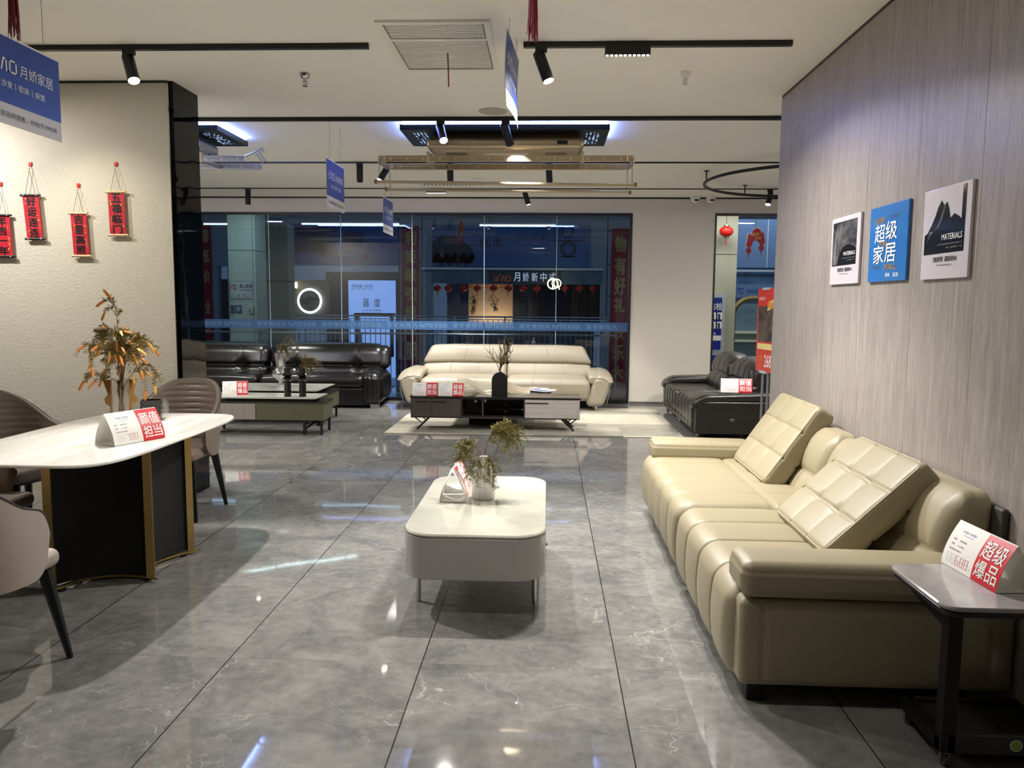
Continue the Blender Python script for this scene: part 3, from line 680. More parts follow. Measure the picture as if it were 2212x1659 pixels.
struct('trim_8', MB().bb(x2(1585), x2(1585) + 5, Y2 - .03, Y2, z2(587), z2(583)).bb(x2(1654), x2(1654) + .02, Y2 - .004, Y2, z2(578), 4.4), M_SILV)
struct('trim_10', MB().bb(x2(1585), x2(1585) + 5, Y2 + .03, Y2 + .2, z2(614), z2(587)), mat('dark marble strip', '#35506b', .3, var=(3, '#50718f')))
g = MB(); mf = plane((x2(1585), Y2 + .015, z2(640)), (1, 0, 0), (0, 0, 1)); logo(g, mf, -.02, .06, .2, .2); put(g, mf, '月娇家居', .26, .06, .5, .15)
t = tag(letters('fascia_lettering', g, mat('fascia blue print', '#1e4a96', .5), None), 'dark and blue wordmark 月娇家居 on the fascia above the gold arch', 'sign')
t = thing('gold_arch', 'gold rimmed rounded glass arch beyond the small window', 'arch', (x2(1574), Y2 - .5, 0)); za = z2(645)
def archpts(r, x0, x1, zt, zb=0):
    p_ = [(x0, zb)]; 
    for k in range(9): a = PI - k * PI / 16; p_.append((x0 + r + r * math.cos(a), zt - r + r * math.sin(a)))
    for k in range(9): a = PI / 2 - k * PI / 16; p_.append((x1 - r + r * math.cos(a), zt - r + r * math.sin(a)))
    return p_ + [(x1, zb)]
part('rim', MB().tube([(x, 0, z) for x, z in archpts(.35, 0, 1.6, za)], .05, 8), M_GOLD, t)
part('glass', MB().add([(x, 0, z) for x, z in archpts(.33, .03, 1.57, za - .03)], [tuple(range(20))]), M_GLASS2, t, smooth=False, fix=False)
g = MB(); mf = plane((0, -.06, 0), (1, 0, 0), (0, 0, 1)); put(g, mf, '山水、东方', .2, za - .3, .75, za - .18); put(g, mf, '多元、文化', .2, za - .52, .75, za - .4); letters('lettering', g, mat('grey blue print', '#51657c', .5), t)
for k, zq in enumerate((720, 738)): part('shelf', MB().bb(.1, 1.5, .3, .5, z2(zq), z2(zq) + .04), mat('shelf light', '#b7b29c', .5, emit=('#b7b29c', .1)), t, smooth=False)
part('back_board', MB().bb(.05, 1.5, .5, .52, 0, za - .1), mat('teal backing', '#6d838a', .6), t, smooth=False)
# ================================================================== CEILING FITTINGS
def track(label, x0, x1, y, w=.035, d=.03):
    o = part('light_track', MB().bb(x0, x1, y - w / 2, y + w / 2, CEIL - d, CEIL - .0005), M_TRIM, smooth=False)
    return tag(o, label, 'track', 'black ceiling light tracks')
track('short black light track over the dining table, ending beside the large ceiling vent', -7.0, -1.09, 4.80)
track('short black light track carrying the grille light with ten bright cells', -.165, 1.40, 4.80)
track('long black light track running in front of the glowing ceiling panels', -9, 6, 6.65, .035)
track('thin black light track behind the clothes airers, third line from the camera', -9, 6, 8.72, .03, .014)
track('thinnest black light track nearest to the glass wall', -9, 6, 10.68, .025, .012)
track('black light track over the entrance side, out of the picture', -5, 1.4, 2.3, .035)

def spotlight(label, x, y, aim, e, spot=52, color=WARM, L_=.19, glow=True, blend=.6, drop=.02, soft_=.03, group='black cylinder spotlights on the ceiling tracks'):
    """adapter under the track, cylinder housing pointing at aim, glowing lens, and the real beam"""
    t = thing('track_spotlight', label, 'spotlight', (x, y, CEIL - (.0302 if y < 7 else .0142)), 0, group)
    part('adapter', MB().bb(-.035, .035, -.014, .014, -.03, 0).tube([(0, 0, -.02), (0, 0, -.075)], .012, 8), M_TRIM, t)
    piv = Vector((0, 0, -.075)); d = (Vector(aim) - Vector((x, y, CEIL - .08))).normalized()
    q = d.to_track_quat('-Z', 'Y').to_matrix().to_4x4(); M = Matrix.Translation(piv + d * .035) @ q
    r = .035
    hs = MB().lathe([(r * .9, .085), (r, .08), (r, -.105), (r * .93, -.105), (r * .88, -.095)], n=24)
    g = MB(); g.v = [M @ v for v in hs.v]; g.f = hs.f
    part('housing', g, M_BLK, t)
    ln = MB().lathe([(0, -.096), (r * .87, -.0962)], n=24); g = MB(); g.v = [M @ v for v in ln.v]; g.f = ln.f
    part('lens', g, M_EM if glow else mat('dim lens', '#777777', .2, emit=('#fff2dd', 1.0)), t, smooth=False)
    l = light('beam', 'SPOT', piv + d * (.035 + .11), e, color, soft_, spot=spot, blend=blend, parent=t)
    l.rotation_euler = d.to_track_quat('-Z', 'Y').to_euler()
    return t
S = spotlight
S('black spotlight with a bright lens on the short track over the dining table', -2.55, 4.79, (-1.62, 3.9, .7), 135, 64)
S('black spotlight washing the wall of red scrolls, hidden behind the largest hanging sign', -3.45, 4.79, (-3.05, 5.56, 1.45), 11, 95, color=(1, .92, .72), blend=1)
S('black spotlight directly under the dark red tassel, aimed at the cream sofa', -.06, 4.79, (.85, 4.2, .4), 85, 74)
S('black spotlight with a bright lens in front of the left part of the glowing panel', -.91, 6.64, (.1, 4.3, 0), 150, 60)
S('black spotlight hanging in front of the middle of the glowing panel, aimed away', -.37, 6.64, (.5, 9.0, .3), 60, 60, glow=False)
S('black spotlight hanging straight down between a hanging sign and the clothes airer', -2.09, 8.71, (-2.6, 10.9, .4), 80, 60, glow=False)
S('black spotlight with a bright lens tilted left at the end of the clothes airer', -1.80, 8.71, (-3.1, 7.6, .3), 50, 70)
S('black spotlight seen through the left half of the clothes airer frame', -1.09, 8.71, (-1.3, 10.9, .4), 62, 52, glow=False)
S('black spotlight seen through the right half of the clothes airer frame', -.01, 8.71, (.2, 10.9, .4), 62, 52, glow=False)
S('black spotlight hanging near the window top at the left, next to the black pillar', -4.10, 10.67, (-4.2, 10.75, .4), 50, 60)
S('black spotlight tilted right above the wall window, below the airer poles', -.32, 10.67, (.6, 10.3, 0), 50, 70)
S('black spotlight under the ring shaped light at the right', 2.91, 10.67, (2.2, 9.7, .4), 70, 70)
S('black spotlight on the long track beyond the right wall, aimed at the charcoal sofa', 2.6, 6.64, (2.1, 9.4, .4), 70, 60)

def grille_light(label, x0, x1, y, n, e, spread=150):
    t = thing('grille_light', label, 'light', ((x0 + x1) / 2, y, CEIL - (.0302 if y < 7 else .0142))); w = x1 - x0
    part('housing', MB().bb(-w / 2, w / 2, -.018, .018, -.05, 0), M_TRIM, t, smooth=False)
    s_ = w / n
    for k in range(n):
        x = -w / 2 + s_ * (k + .5)
        part('cell', MB().lathe([(s_ * .30, -.052), (s_ * .2, -.0505), (0, -.0503)], (x, 0, 0), 12), M_EM, t, smooth=False)
    light('beam', 'AREA', (0, 0, -.056), e, WARM, w, .03, aim=None, parent=t, spread=spread)
    return t
grille_light('long black grille light with ten bright cells on the short track near the veneer wall', .315, .58, 4.79, 10, 30)
grille_light('small black grille light with bright cells on the track nearest the glass wall', -1.66, -1.39, 10.67, 9, 30)

for x, y, e, lab in ((-4.5, 4.79, 18, 'at the outer end of the track above the scrolls'), (-4.6, 6.64, 26, 'on the long track hidden behind the scroll wall'), (2.3, 6.64, 26, 'on the long track hidden behind the veneer wall'), (-5.2, 8.71, 26, 'on the thin track behind the scroll wall'), (3.4, 8.71, 26, 'on the thin track above the ring light'), (-.4, 2.29, 6, 'on the entrance track above the camera')):  # unseen floods added to raise the ambient light on walls and ceiling
    grille_light('added unseen grille light %s' % lab, x, x + .27, y, 10, e, 180)

# ceiling cassette vent
V0 = (-.96, 4.42); t = thing('ceiling_vent', 'large white rectangular louvred ceiling vent', 'vent', (-.655, 4.87, CEIL)); hw, hd = .315, .455
M_VENT = mat('vent white', '#eceade', .5)
fr_ = MB().bb(-hw, hw, -hd, -hd + .035, -.014, 0).bb(-hw, hw, hd - .04, hd, -.014, 0).bb(-hw, -hw + .035, -hd + .035, hd - .04, -.014, 0).bb(hw - .035, hw, -hd + .035, hd - .04, -.014, 0).bb(-hw + .035, hw - .035, -.18, -.145, -.014, 0)
part('frame', fr_, M_VENT, t, smooth=False)
g = MB()
for k in range(9): y = -hd + .052 + k * .0255; g.box((0, y, -.008), (2 * hw - .085, .0225, .003), Matrix.Rotation(.10, 3, 'X'))
part('louvre', g, M_VENT, t, smooth=False)
g = MB()
for k in range(21): y = -.13 + k * .0255; g.box((0, y, -.008), (2 * hw - .085, .0225, .003), Matrix.Rotation(.10, 3, 'X'))
part('louvre', g, M_VENT, t, smooth=False)
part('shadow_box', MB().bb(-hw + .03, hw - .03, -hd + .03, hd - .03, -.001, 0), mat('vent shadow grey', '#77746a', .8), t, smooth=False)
p = at(967, 114, 4.95)
t = thing('ribbon', 'thin red ribbon dangling from the ceiling vent', 'ribbon', (p.x, 4.95, CEIL - .012))
part('strip', MB().sheet(lambda u, v: ((v - .5) * .008 + .006 * u, .01 * math.sin(u * 3), -.2 * u), 8, 1, .001), mat('dark red ribbon', '#8c1f2c', .6), t)
# small vent, speaker, detector, sprinklers
t = thing('ceiling_vent', 'small ribbed ceiling vent near the glass wall behind the airer poles', 'vent', (-1.25, 10.2, CEIL))
part('frame', MB().bb(-.42, .42, -.17, .17, -.01, 0), M_VENT, t, smooth=False); g = MB()
for k in range(16): g.bb(-.38 + k * .049, -.38 + k * .049 + .018, -.14, .14, -.013, -.01)
part('slat', g, M_TRIM, t, smooth=False)
t = tag(part('ceiling_speaker', MB().lathe([(.07, 0), (.115, 0), (.112, -.006), (.10, -.008), (0, -.009)], n=36), mat('speaker grey', '#b5b0a3', .7), loc=(-.46, 6.45, CEIL)), 'flat round grey ceiling speaker in front of the long track', 'speaker')
def sprinkler(label, x, y, m):
    t = thing('sprinkler', label, 'sprinkler', (x, y, CEIL))
    part('cup', MB().lathe([(.035, 0), (.035, -.01), (.024, -.035), (.014, -.04)], n=20), m, t)
    part('head', MB().lathe([(.012, -.04), (.012, -.055), (.006, -.06), (.006, -.08), (.018, -.084), (.018, -.088), (0, -.09)], n=14).tube([(.012, 0, -.05), (.016, 0, -.07), (.004, 0, -.084)], .003, 6).tube([(-.012, 0, -.05), (-.016, 0, -.07), (-.004, 0, -.084)], .003, 6), m, t)
sprinkler('chrome ceiling sprinkler between the black pillar and the large vent', -1.66, 5.39, M_CHR)
sprinkler('white ceiling sprinkler between the grille light and the veneer wall', .89, 5.41, M_WHITE)
t = thing('smoke_detector', 'white round smoke detector on the ceiling behind the clothes airer', 'detector', (-.9, 9.84, CEIL))
part('base', MB().lathe([(.055, 0), (.055, -.02), (.045, -.03)], n=24), M_WHITE, t); part('cap', MB().lathe([(.04, -.03), (.038, -.045), (.02, -.05), (0, -.05)], n=20), M_WHITE, t)
for lab, x in (('white dome camera at the corner above the cream wall, left of the pair', 2.07), ('white dome camera at the corner above the cream wall, right of the pair', 2.29)):
    t = thing('dome_camera', lab, 'camera', (x, 11.42, CEIL), 0, 'dome cameras on the ceiling')
    part('base', MB().lathe([(.068, 0), (.068, -.03), (.06, -.036)], n=24), M_WHITE, t)
    part('dome', MB().lathe([(.062 * math.cos(a), -.036 - .06 * math.sin(a)) for a in [k * PI / 16 for k in range(9)]], n=24), M_WHITE, t)
    part('lens_window', soft(.06, .03, .025, .01), M_BLK, t, loc=(.008, -.05, -.06))

# glowing rimmed ceiling panels and the airers hanging from them
M_PAN = mat('dark printed panel', '#0c1116', .35)
M_LEDB = mat('blue white LED rim', '#ffffff', .4, emit=('#7f9dff', 26))
def airer(x, y, m, mb_, label, label_p, folded=False, lit=True):
    t = thing('ceiling_panel', label_p, 'panel', (x, y, CEIL)); hw, hd = .89, .35
    part('board', MB().bb(-hw, hw, -hd, hd, -.075, -.03), M_PAN, t, smooth=False)
    g = MB(); e = .018
    g.bb(-hw + e, hw - e, -hd + e, -hd + e + .01, -.03, 0).bb(-hw + e, -hw + e + .01, -hd + e + .01, hd - e, -.03, 0).bb(hw - e - .01, hw - e, -hd + e + .01, hd - e, -.03, 0).bb(-hw + e + .01, hw - e - .01, hd - e - .01, hd - e, -.03, 0)
    part('led_rim', g, M_LEDB, t, smooth=False)
    lt_ = MB(); random.seed(7)
    mf = lambda u, v: Vector((u, v, -.0765))
    for sx in (-1, 1):
        for r_ in range(15):
            for c_ in range(4):
                if random.random() < .6:
                    cx_ = sx * (.70 + c_ * .032); cy_ = -.24 + r_ * .033; rect(lt_, mf, cx_, cy_, cx_ + random.uniform(.006, .02), cy_ + random.uniform(.006, .02))
    letters('printed_pattern', lt_, mat('panel print glow', '#bcd4f0', .4, emit=('#9fc0ee', .7)), t)
    # airer
    a = thing('clothes_airer', label, 'airer', (x, y - .03, CEIL - .075))
    hb = .68
    part('motor_housing', soft(2 * hb, .44, .11, .045, 5, (1, 1, 1), M=T(0, 0, -.085)), m, a)
    part('mount_plate', MB().bb(-.62, .62, -.12, .12, -.03, 0), mb_, a, smooth=False)
    zb = -.1405
    part('light_diffuser', soft(.40, .12, .006, .003, M=T(0, 0, zb - .001)), mat('diffuser', '#d8cfb8', .4), a)
    g = MB()
    for sx in (-1, 1):
        for k in range(14): g.bb(sx * .44 - .09 + k * .0135, sx * .44 - .09 + k * .0135 + .006, -.06, .06, zb - .002, zb + .001)
    part('air_grille', g, M_BLKM, a, smooth=False)
    part('button_plate', MB().bb(.45, .54, -.223, -.2195, -.1, -.07), M_TRIM, a, smooth=False)
    # frame
    zf = CEIL - .075 - 2.70; zf = -(CEIL - .075 - 2.715); yn, yf = -.16, .26; hx = 1.12
    def rail(yy, zc=zf):
        g = soft(2 * hx - .12, .02, .055, .008, 2, M=T(0, yy, zc)); g.bb(-hx + .07, hx - .07, yy - .014, yy + .014, zc + .016, zc + .024); g.bb(-hx + .07, hx - .07, yy - .014, yy + .014, zc - .006, zc + .0)
        return g
    part('front_rail', rail(yn), m, a); part('rear_rail', rail(yf), m, a)
    def corner(sx):
        g = MB(); pts = [(sx * (hx - .07), yn, zf), (sx * (hx - .02), yn + .01, zf), (sx * hx, yn + .06, zf), (sx * hx, yf - .06, zf), (sx * (hx - .02), yf - .01, zf), (sx * (hx - .07), yf, zf)]
        def f(u, v):
            i = u * (len(pts) - 1); k = min(int(i), len(pts) - 2); q = Vector(pts[k]).lerp(Vector(pts[k + 1]), i - k); return q + Vector((0, 0, (v - .5) * .052))
        return g.sheet(f, 15, 2, .016)
    if not folded:
        for sx in (-1, 1): part('end_piece', corner(sx), m, a)
    else:
        for sx in (1,):
            part('end_hook', MB().tube([(sx * (hx - .06), yn, zf + .02), (sx * (hx + .02), yn, zf + .05), (sx * (hx + .1), yn, zf + .09), (sx * (hx + .12), yn, zf + .075), (sx * (hx + .03), yn, zf + .03)], .008, 6), m, a)
            part('end_hook', MB().tube([(sx * (hx - .05), yf, zf + .03), (sx * (hx - .12), yf, zf + .15), (sx * (hx - .10), yf, zf + .16), (sx * (hx - .02), yf, zf + .05)], .007, 6), m, a)
    for sx in (-.67, .67):
        part('cross_bar', MB().bb(sx - .015, sx + .015, yn, yf, zf - .02, zf + .012), m, a, smooth=False)
        part('clip', soft(.03, .035, .09, .006, M=T(sx - .0, yn - .002, zf + .012)), mat('clip', '#cdbf9f', .4, .5), a)
        g = MB()
        for q in range(5):
            s_ = -1 if q % 2 else 1; z0_ = -.14 + (zf + .14) * q / 5; z1_ = -.14 + (zf + .14) * (q + 1) / 5
            g.tube([(sx + s_ * .012 + .0, 0, z0_), (sx - s_ * .012, 0, z1_)], .003, 5); g.tube([(sx - s_ * .012, 0, z0_), (sx + s_ * .012, 0, z1_)], .003, 5)
        part('scissor_lift', g, M_GUN, a)
    hole = MB().lathe([(.011, 0), (.011, -.003), (.007, -.004), (0, -.004)], n=12); M90 = Matrix.Rotation(PI / 2, 4, 'X')
    for yy, nm in ((yn, 0), (yf, 1)):
        for k in range(15):
            if yy == yf and k == 3 and not folded: mm = M_TRIM
            else: mm = mat('rack eyelet', '#e8e4da', .4)
            g = MB(); g.v = [M90 @ v for v in hole.v]; g.f = hole.f
            xx = -1.0 + k * (2.0 / 14) + (.0 if yy == yn else .01)
            part('eyelet', g, mm, a, loc=(xx, yy - .012, zf - .003))
    if not folded:
        zp = -(CEIL - .075 - 2.515)
        for yy, s_ in ((yn - .02, 0), (yf + .02, 1)):
            hp = 1.13
            part('hanging_pole', MB().tube([(-hp, yy, zp - .002 * s_), (hp, yy, zp - .03 * (1 - s_) - .02 * s_)], .014, 14), m, a)
            for sx in (-1, 1):
                zz_ = zp if sx < 0 else zp - .025
                part('pole_cap', MB().tube([(sx * (hp - .012), yy, zz_), (sx * (hp + .01), yy, zz_)], .019, 12), mb_, a)
                part('wire', MB().tube([(sx * (hp - .03), yy, zz_ + .01), (sx * (hp - .03), yy * .9, zf)], .0022, 5), M_GUN, a)
    return t, a
airer(-.39, 7.13, M_ALU, mat('champagne dark', '#8e7b5d', .35, 1.0), 'champagne coloured clothes airer with two hanging poles under the middle glowing panel', 'dark ceiling panel with a bright blue white rim above the champagne airer')
airer(-3.75, 7.13, M_ALU2, mat('silver dark', '#7d828c', .35, .9), 'silver grey clothes airer partly hidden behind the black pillar', 'dark ceiling panel with a bright rim beside the black pillar', folded=True)
# ring light
t = thing('ring_light', 'large black ring shaped ceiling light partly hidden by the veneer wall', 'light', (3.1, 9.28, CEIL)); g = MB()
R_ = 1.3; part('ring', MB().tube([(R_ * math.cos(2 * PI * k / 72), R_ * .95 * math.sin(2 * PI * k / 72), -.12) for k in range(73)], .018, 8, cap=False), M_TRIM, t)
for a_ in (PI, PI * 1.36, PI * .65, 0.3): part('hanger', MB().tube([(R_ * math.cos(a_), R_ * .95 * math.sin(a_), -.1), (R_ * math.cos(a_), R_ * .95 * math.sin(a_), -.003)], .008, 8).lathe([(.03, -.008), (.03, 0)], (R_ * math.cos(a_), R_ * .95 * math.sin(a_), 0), 16), M_TRIM, t)

# ================================================================== HANGING SIGNS
M_SBLUE = mat('sign blue', '#1f4699', .38); M_SW = mat('sign white board', '#dcdad4', .45)
def hang_sign(label, x, y0, ztop, w=.56, h=.40, rz=0.0, sag=0.0, facing=1):
    """board in the plane x=const seen from the +x side ; reads left (near) to right (far)"""
    t = thing('hanging_sign', label, 'sign', (x, y0 + w / 2, ztop), rz, 'blue and white hanging signs')
    def cur(yy, zz): return sag * math.sin(PI * (yy / w + .5)) * (-zz / h) + sag * .6 * math.sin(3 * zz / h)
    mf = lambda off: (lambda u, v: Vector((off + cur(u - w / 2, v - h), u - w / 2, v - h)))
    part('board', MB().sheet(lambda a, b: mf(0)(a * w, b * h), 10, 8, .002), M_SW, t)
    g = MB(); rect(g, mf(.0022), 0, .24 * h, w, h, 10, 8); rect(g, lambda u, v: mf(-.0022)(u, v), 0, .24 * h, w, h, 10, 8)
    part('blue_print', g, M_SBLUE, t, fix=False)
    for off, mir in ((.0036, False), (-.0036, True)):
        f = mf(off); g = MB(); W_ = w
        fm = (lambda u, v, f=f: f(w - u, v)) if mir else f
        logo(g, fm, .09 * W_, .60 * h, .42 * W_, .80 * h); put(g, fm, '月娇家居', .46 * W_, .60 * h, .90 * W_, .74 * h)
        put(g, fm, '沙发丨软床丨床垫', .22 * W_, .42 * h, .78 * W_, .50 * h)
        letters('lettering', g, M_WTXT, t)
        g = MB(); put(g, fm, '廿年良品缔造者，创始于1995年', .07 * W_, .08 * h, .93 * W_, .15 * h); letters('small_lettering', g, M_KTXT, t)
    part('top_rail', MB().tube([(cur(-w / 2, 0), -w / 2 - .01, 0), (cur(w / 2, 0), w / 2 + .01, 0)], .005, 8), M_PAPER, t)
    for yy in (-w * .3, w * .3): part('string', MB().tube([(0, yy, 0), (0, yy, CEIL - ztop - .001)], .0012, 4), M_GUN, t)
    return t
pz = at(127, 133, 4.0)
hang_sign('largest blue and white hanging sign 月娇家居, partly covered by a dark red tassel', -2.5, 3.44, pz.z, rz=0)
hang_sign('blue and white hanging sign seen nearly edge on beside the large ceiling vent', -.215, 4.28, at(1112, 90, 4.5).z, rz=-.07, sag=.014)
hang_sign('blue and white hanging sign beside the end of the champagne clothes airer', -1.87, 6.62, at(727, 353, 6.9).z)
hang_sign('smallest looking blue and white hanging sign, just in front of the glass wall', -1.885, 8.95, at(838, 430, 9.2).z)

# tassels
def tassel(label, px, pyb, y, r, L_, seed):
    p = at(px, pyb, y); t = thing('tassel', label, 'tassel', (p.x, y, p.z), 0); random.seed(seed); g = MB()
    for k in range(46):
        a = random.uniform(0, 2 * PI); d = r * math.sqrt(random.random()); b = random.uniform(0, .05)
        x, yy = d * math.cos(a), d * math.sin(a)
        g.tube([(x * 1.15 + random.uniform(-.004, .004), yy * 1.15, b), (x, yy, L_ * .3), (x * .75, yy * .75, L_ * .7), (x * .5, yy * .5, L_)], .0011, 4)
    part('strands', g, mat('crimson thread', '#7d1430', .7), t)
    part('knot', MB().lathe([(r * .3, L_ - .01), (r * .7, L_ + .01), (r * .7, L_ + .04), (r * .2, L_ + .06)], n=14), MATS['crimson thread'], t)
    part('cord', MB().tube([(0, 0, L_ + .05), (0, 0, CEIL - p.z - .001)], .002, 5), MATS['crimson thread'], t)
tassel('dark red hanging tassel in front of the big blue sign', 33, 92, 2.6, .016, .30, 1)
tassel('dark red hanging tassel above the middle spotlight', 1151, 94, 3.2, .019, .32, 2)

# ================================================================== SCROLLS ON THE LEFT WALL
M_SCR = mat('scroll red paper', '#c3112a', .6); M_GP = mat('gold ink', '#e0a85c', .5)
WY = 5.56
def scroll(label, px, pyh, pyt, pyb, w, chars, dark, tilt, en, enleft=False, seed=0):
    hk = at(px, pyh, WY - .01); top = at(px, pyt, WY - .02); bot = at(px, pyb, WY - .02); hgt = top.z - bot.z
    t = thing('hanging_scroll', label, 'scroll', (hk.x, WY, hk.z), 0, 'red calligraphy scrolls on the wall')
    part('cord', MB().tube([(0, -.018, -.045), (-w * .33, -.02, -(hk.z - top.z))], .0013, 5).tube([(0, -.018, -.045), (w * .33, -.02, -(hk.z - top.z))], .0013, 5), M_GUN, t)
    part('adhesive_hook', soft(.026, .006, .03, .006, 2, M=T(0, -.004, 0)).tube([(0, -.006, -.01), (0, -.012, -.03), (0, -.019, -.042), (0, -.021, -.034)], .0018, 5), mat('hook red', '#d2382a', .4), t)
    rod = mat('dark walnut rod', '#1d1512', .5) if dark else mat('pale wood rod', '#d9bd92', .5)
    sway = tilt
    zt = -(hk.z - top.z); zb = zt - hgt
    for z_, x_ in ((zt, 0), (zb, sway)):
        part('rod', MB().tube([(x_ - w * .62, -.022, z_), (x_ + w * .62, -.022, z_)], .009, 10), rod, t)
        for sx in (-1, 1): part('pin', MB().lathe([(0, .003), (.004, .002), (.004, 0)], n=10), M_PAPER, t, loc=(x_ + sx * w * .4, -.031, z_)).rotation_euler = (PI / 2, 0, 0)
    f0 = lambda off: (lambda u, v: Vector((sway * (1 - v) + (u - .5) * w, -.022 - off, zb + v * hgt)))
    p_ = part('paper', MB().sheet(lambda a, b: f0(0)(a, b), 4, 8, .0015), M_SCR, t)
    f = f0(.0018)
    for k, ch in enumerate(chars):
        g = MB(); v1 = .96 - k * .24; put(g, f, ch, .22, v1 - .20, .78, v1, bold=.07) if ch != '一' else put(g, f, ch, .24, v1 - .11, .76, v1 - .08)
        letters('character', g, M_KTXT, p_)
    random.seed(seed); g = MB(); f = f0(.0026)
    for k in range(8):
        cx_, cy_ = random.choice((.14, .2, .8, .86)), random.uniform(.08, .92); r = random.uniform(.03, .09)
        m = random.choice((5, 8, 12)); pts = []
        for q in range(2 * m): rr_ = r if q % 2 else r * .45; pts.append((cx_ + rr_ * math.cos(PI * q / m), cy_ + rr_ * math.sin(PI * q / m) * w / hgt))
        poly(g, f, pts)
    u_ = .1 if enleft else .86
    fr_t = lambda u, v: f(u_ + v * .06, .42 - u * .22)
    put(g, fr_t, en, 0, 0, 1, 1)
    letters('gold_ornament', g, M_GP, p_)
scroll('red scroll with dark rods cut off by the left edge of the picture', 0, 397, 465, 554, .125, '年吉一年', True, .012, 'HAPPY', seed=1)
scroll('red scroll with dark rods reading 好运连连, LUCKY', 64, 354, 422, 516, .118, '好运连连', True, .02, 'LUCKY', seed=2)
scroll('red scroll with pale wooden rods hanging lowest, reading 吉星高照', 168, 400, 461, 553, .115, '吉星高照', False, .012, 'WISH A FORTUNE', seed=3)
scroll('red scroll with pale wooden rods nearest the black pillar, reading 五福临门', 249, 354, 415, 508, .118, '五福临门', False, .006, 'BLESSING', True, seed=5)

# ================================================================== POSTERS ON THE RIGHT WALL
def wall_board(name, label, yn, yf, z0, z1, m):
    """board on the right wall; u runs from far (left in the photo) to near"""
    o = part(name, soft(.014, yf - yn, z1 - z0, .003, 2, M=T(WX - .008, (yn + yf) / 2, (z0 + z1) / 2)), m, smooth=False); tag(o, label, 'poster', 'posters on the right wall')
    xs = WX - .0152
    mk = lambda off: (lambda u, v: Vector((xs - off, yf + (yn - yf) * u, z0 + (z1 - z0) * v)))
    return o, mk
M_PB = mat('poster board white', '#cfc9d0', .12); M_PG = mat('poster dark grey', '#1b1c20', .12); M_BB = mat('poster blue', '#3374bd', .12)
def small_print(g, f, big):
    put(g, f, '月娇美学家 · 超级家居Mall', .28, .185, .78, .245, bold=.02); put(g, f, 'SUPER HOME SHOPPING MALL', .36, .14, .68, .16)
# left: grey cloth picture
o, mk = wall_board('poster', 'smallest looking framed poster with grey draped cloth, MATERIALS, farthest along the wall', 4.38, 4.81, 1.59, 1.975, M_PB)
g = MB(); rect(g, mk(.0006), .06, .28, .9, .93); letters('picture', g, mat('poster grey cloth', '#6a6768', .12, var=(9, '#2c2c2f', (1, .6, 1.6))), o)
g = MB(); f = mk(.001); poly(g, f, [(.06, .28), (.9, .28), (.9, .5), (.8, .55), (.6, .58), (.42, .54), (.3, .4), (.24, .3)]); letters('dark_area', g, M_PG, o)
g = MB()
for k in range(7):
    pts = [(.10 + k * .025 + .25 * (1 - v) ** 3 * 0 + .16 * (v ** 2) + .02 * math.sin(v * 5 + k), .30 + .6 * v) for v in [q / 14 for q in range(15)]]
    for a, b in zip(pts, pts[1:]): poly(g, mk(.0014), [a, (a[0] + .008, a[1]), (b[0] + .008, b[1]), b])
letters('cloth_folds', g, mat('fold grey', '#94918f', .2), o)
g = MB(); put(g, mk(.002), 'MATERIALS', .48, .42, .87, .475); letters('lettering', g, M_WTXT, o)
g = MB(); put(g, mk(.002), '美好空间由材质开始 细节成就品质生活', .42, .375, .87, .39); letters('small_lettering', g, M_GTXT, o); g = MB(); put(g, mk(.002), '用心选择每一块', .6, .34, .87, .355); letters('small_lettering', g, M_GTXT, o)
g = MB(); small_print(g, mk(.001), 0); letters('caption', g, M_KTXT, o)
# middle: blue
o, mk = wall_board('poster', 'blue poster reading 超级家居 with orange SUPER and MALL, between the grey ones', 3.81, 4.25, 1.59, 1.97, M_BB)
g = MB(); f = mk(.002)
for ch, q in (('超', (.17, .52, .44, .76)), ('级', (.46, .54, .75, .78)), ('家', (.15, .24, .43, .48)), ('居', (.46, .25, .74, .49))): put(g, f, ch, *q, bold=.02)
put(g, f, '超级', .5, .06, .62, .11); put(g, f, '家居', .7, .05, .84, .11); letters('lettering', g, M_WTXT, o)
g = MB(); f = mk(.001); put(g, f, 'SUPER', .14, .77, .43, .85, bold=.02); put(g, f, 'MALL', .30, .46, .6, .53, bold=.02); put(g, f, 'MALL', .46, .15, .78, .225, bold=.03); letters('orange_lettering', g, mat('orange print', '#b78a4a', .4), o)
g = MB(); put(g, f, 'HOME', .55, .8, .78, .86); put(g, f, 'SHOPPING', .06, .17, .36, .22); letters('faint_lettering', g, mat('dull blue print', '#5b6f86', .4), o)
# right: mountain
o, mk = wall_board('poster', 'largest looking white poster with a dark mountain of cloth, MATERIALS, nearest along the wall', 3.26, 3.66, 1.585, 1.975, M_PB)
g = MB(); poly(g, mk(.001), [(.06, .28), (.9, .28), (.9, .62), (.83, .62), (.76, .66), (.68, .69), (.6, .645), (.57, .74), (.52, .83), (.46, .80), (.4, .86), (.33, .79), (.28, .70), (.2, .60), (.12, .52), (.06, .5)]); rect(g, mk(.0012), .83, .56, .9, .97)
letters('mountain', g, M_PG, o)
g = MB()
for k in range(5):
    pts = [(.12 + .34 * v + k * .012, .42 + k * .02 + .30 * v ** 1.4 + .035 * math.sin(v * 6 + k * .5)) for v in [q / 14 for q in range(15)]]
    for a, b in zip(pts, pts[1:]): poly(g, mk(.0016), [a, (a[0], a[1] + .006), (b[0], b[1] + .006), b])
letters('fold_lines', g, mat('fold light', '#8b8d93', .2), o)
g = MB(); put(g, mk(.002), 'MATERIALS', .45, .42, .87, .485, bold=.01); letters('lettering', g, M_WTXT, o)
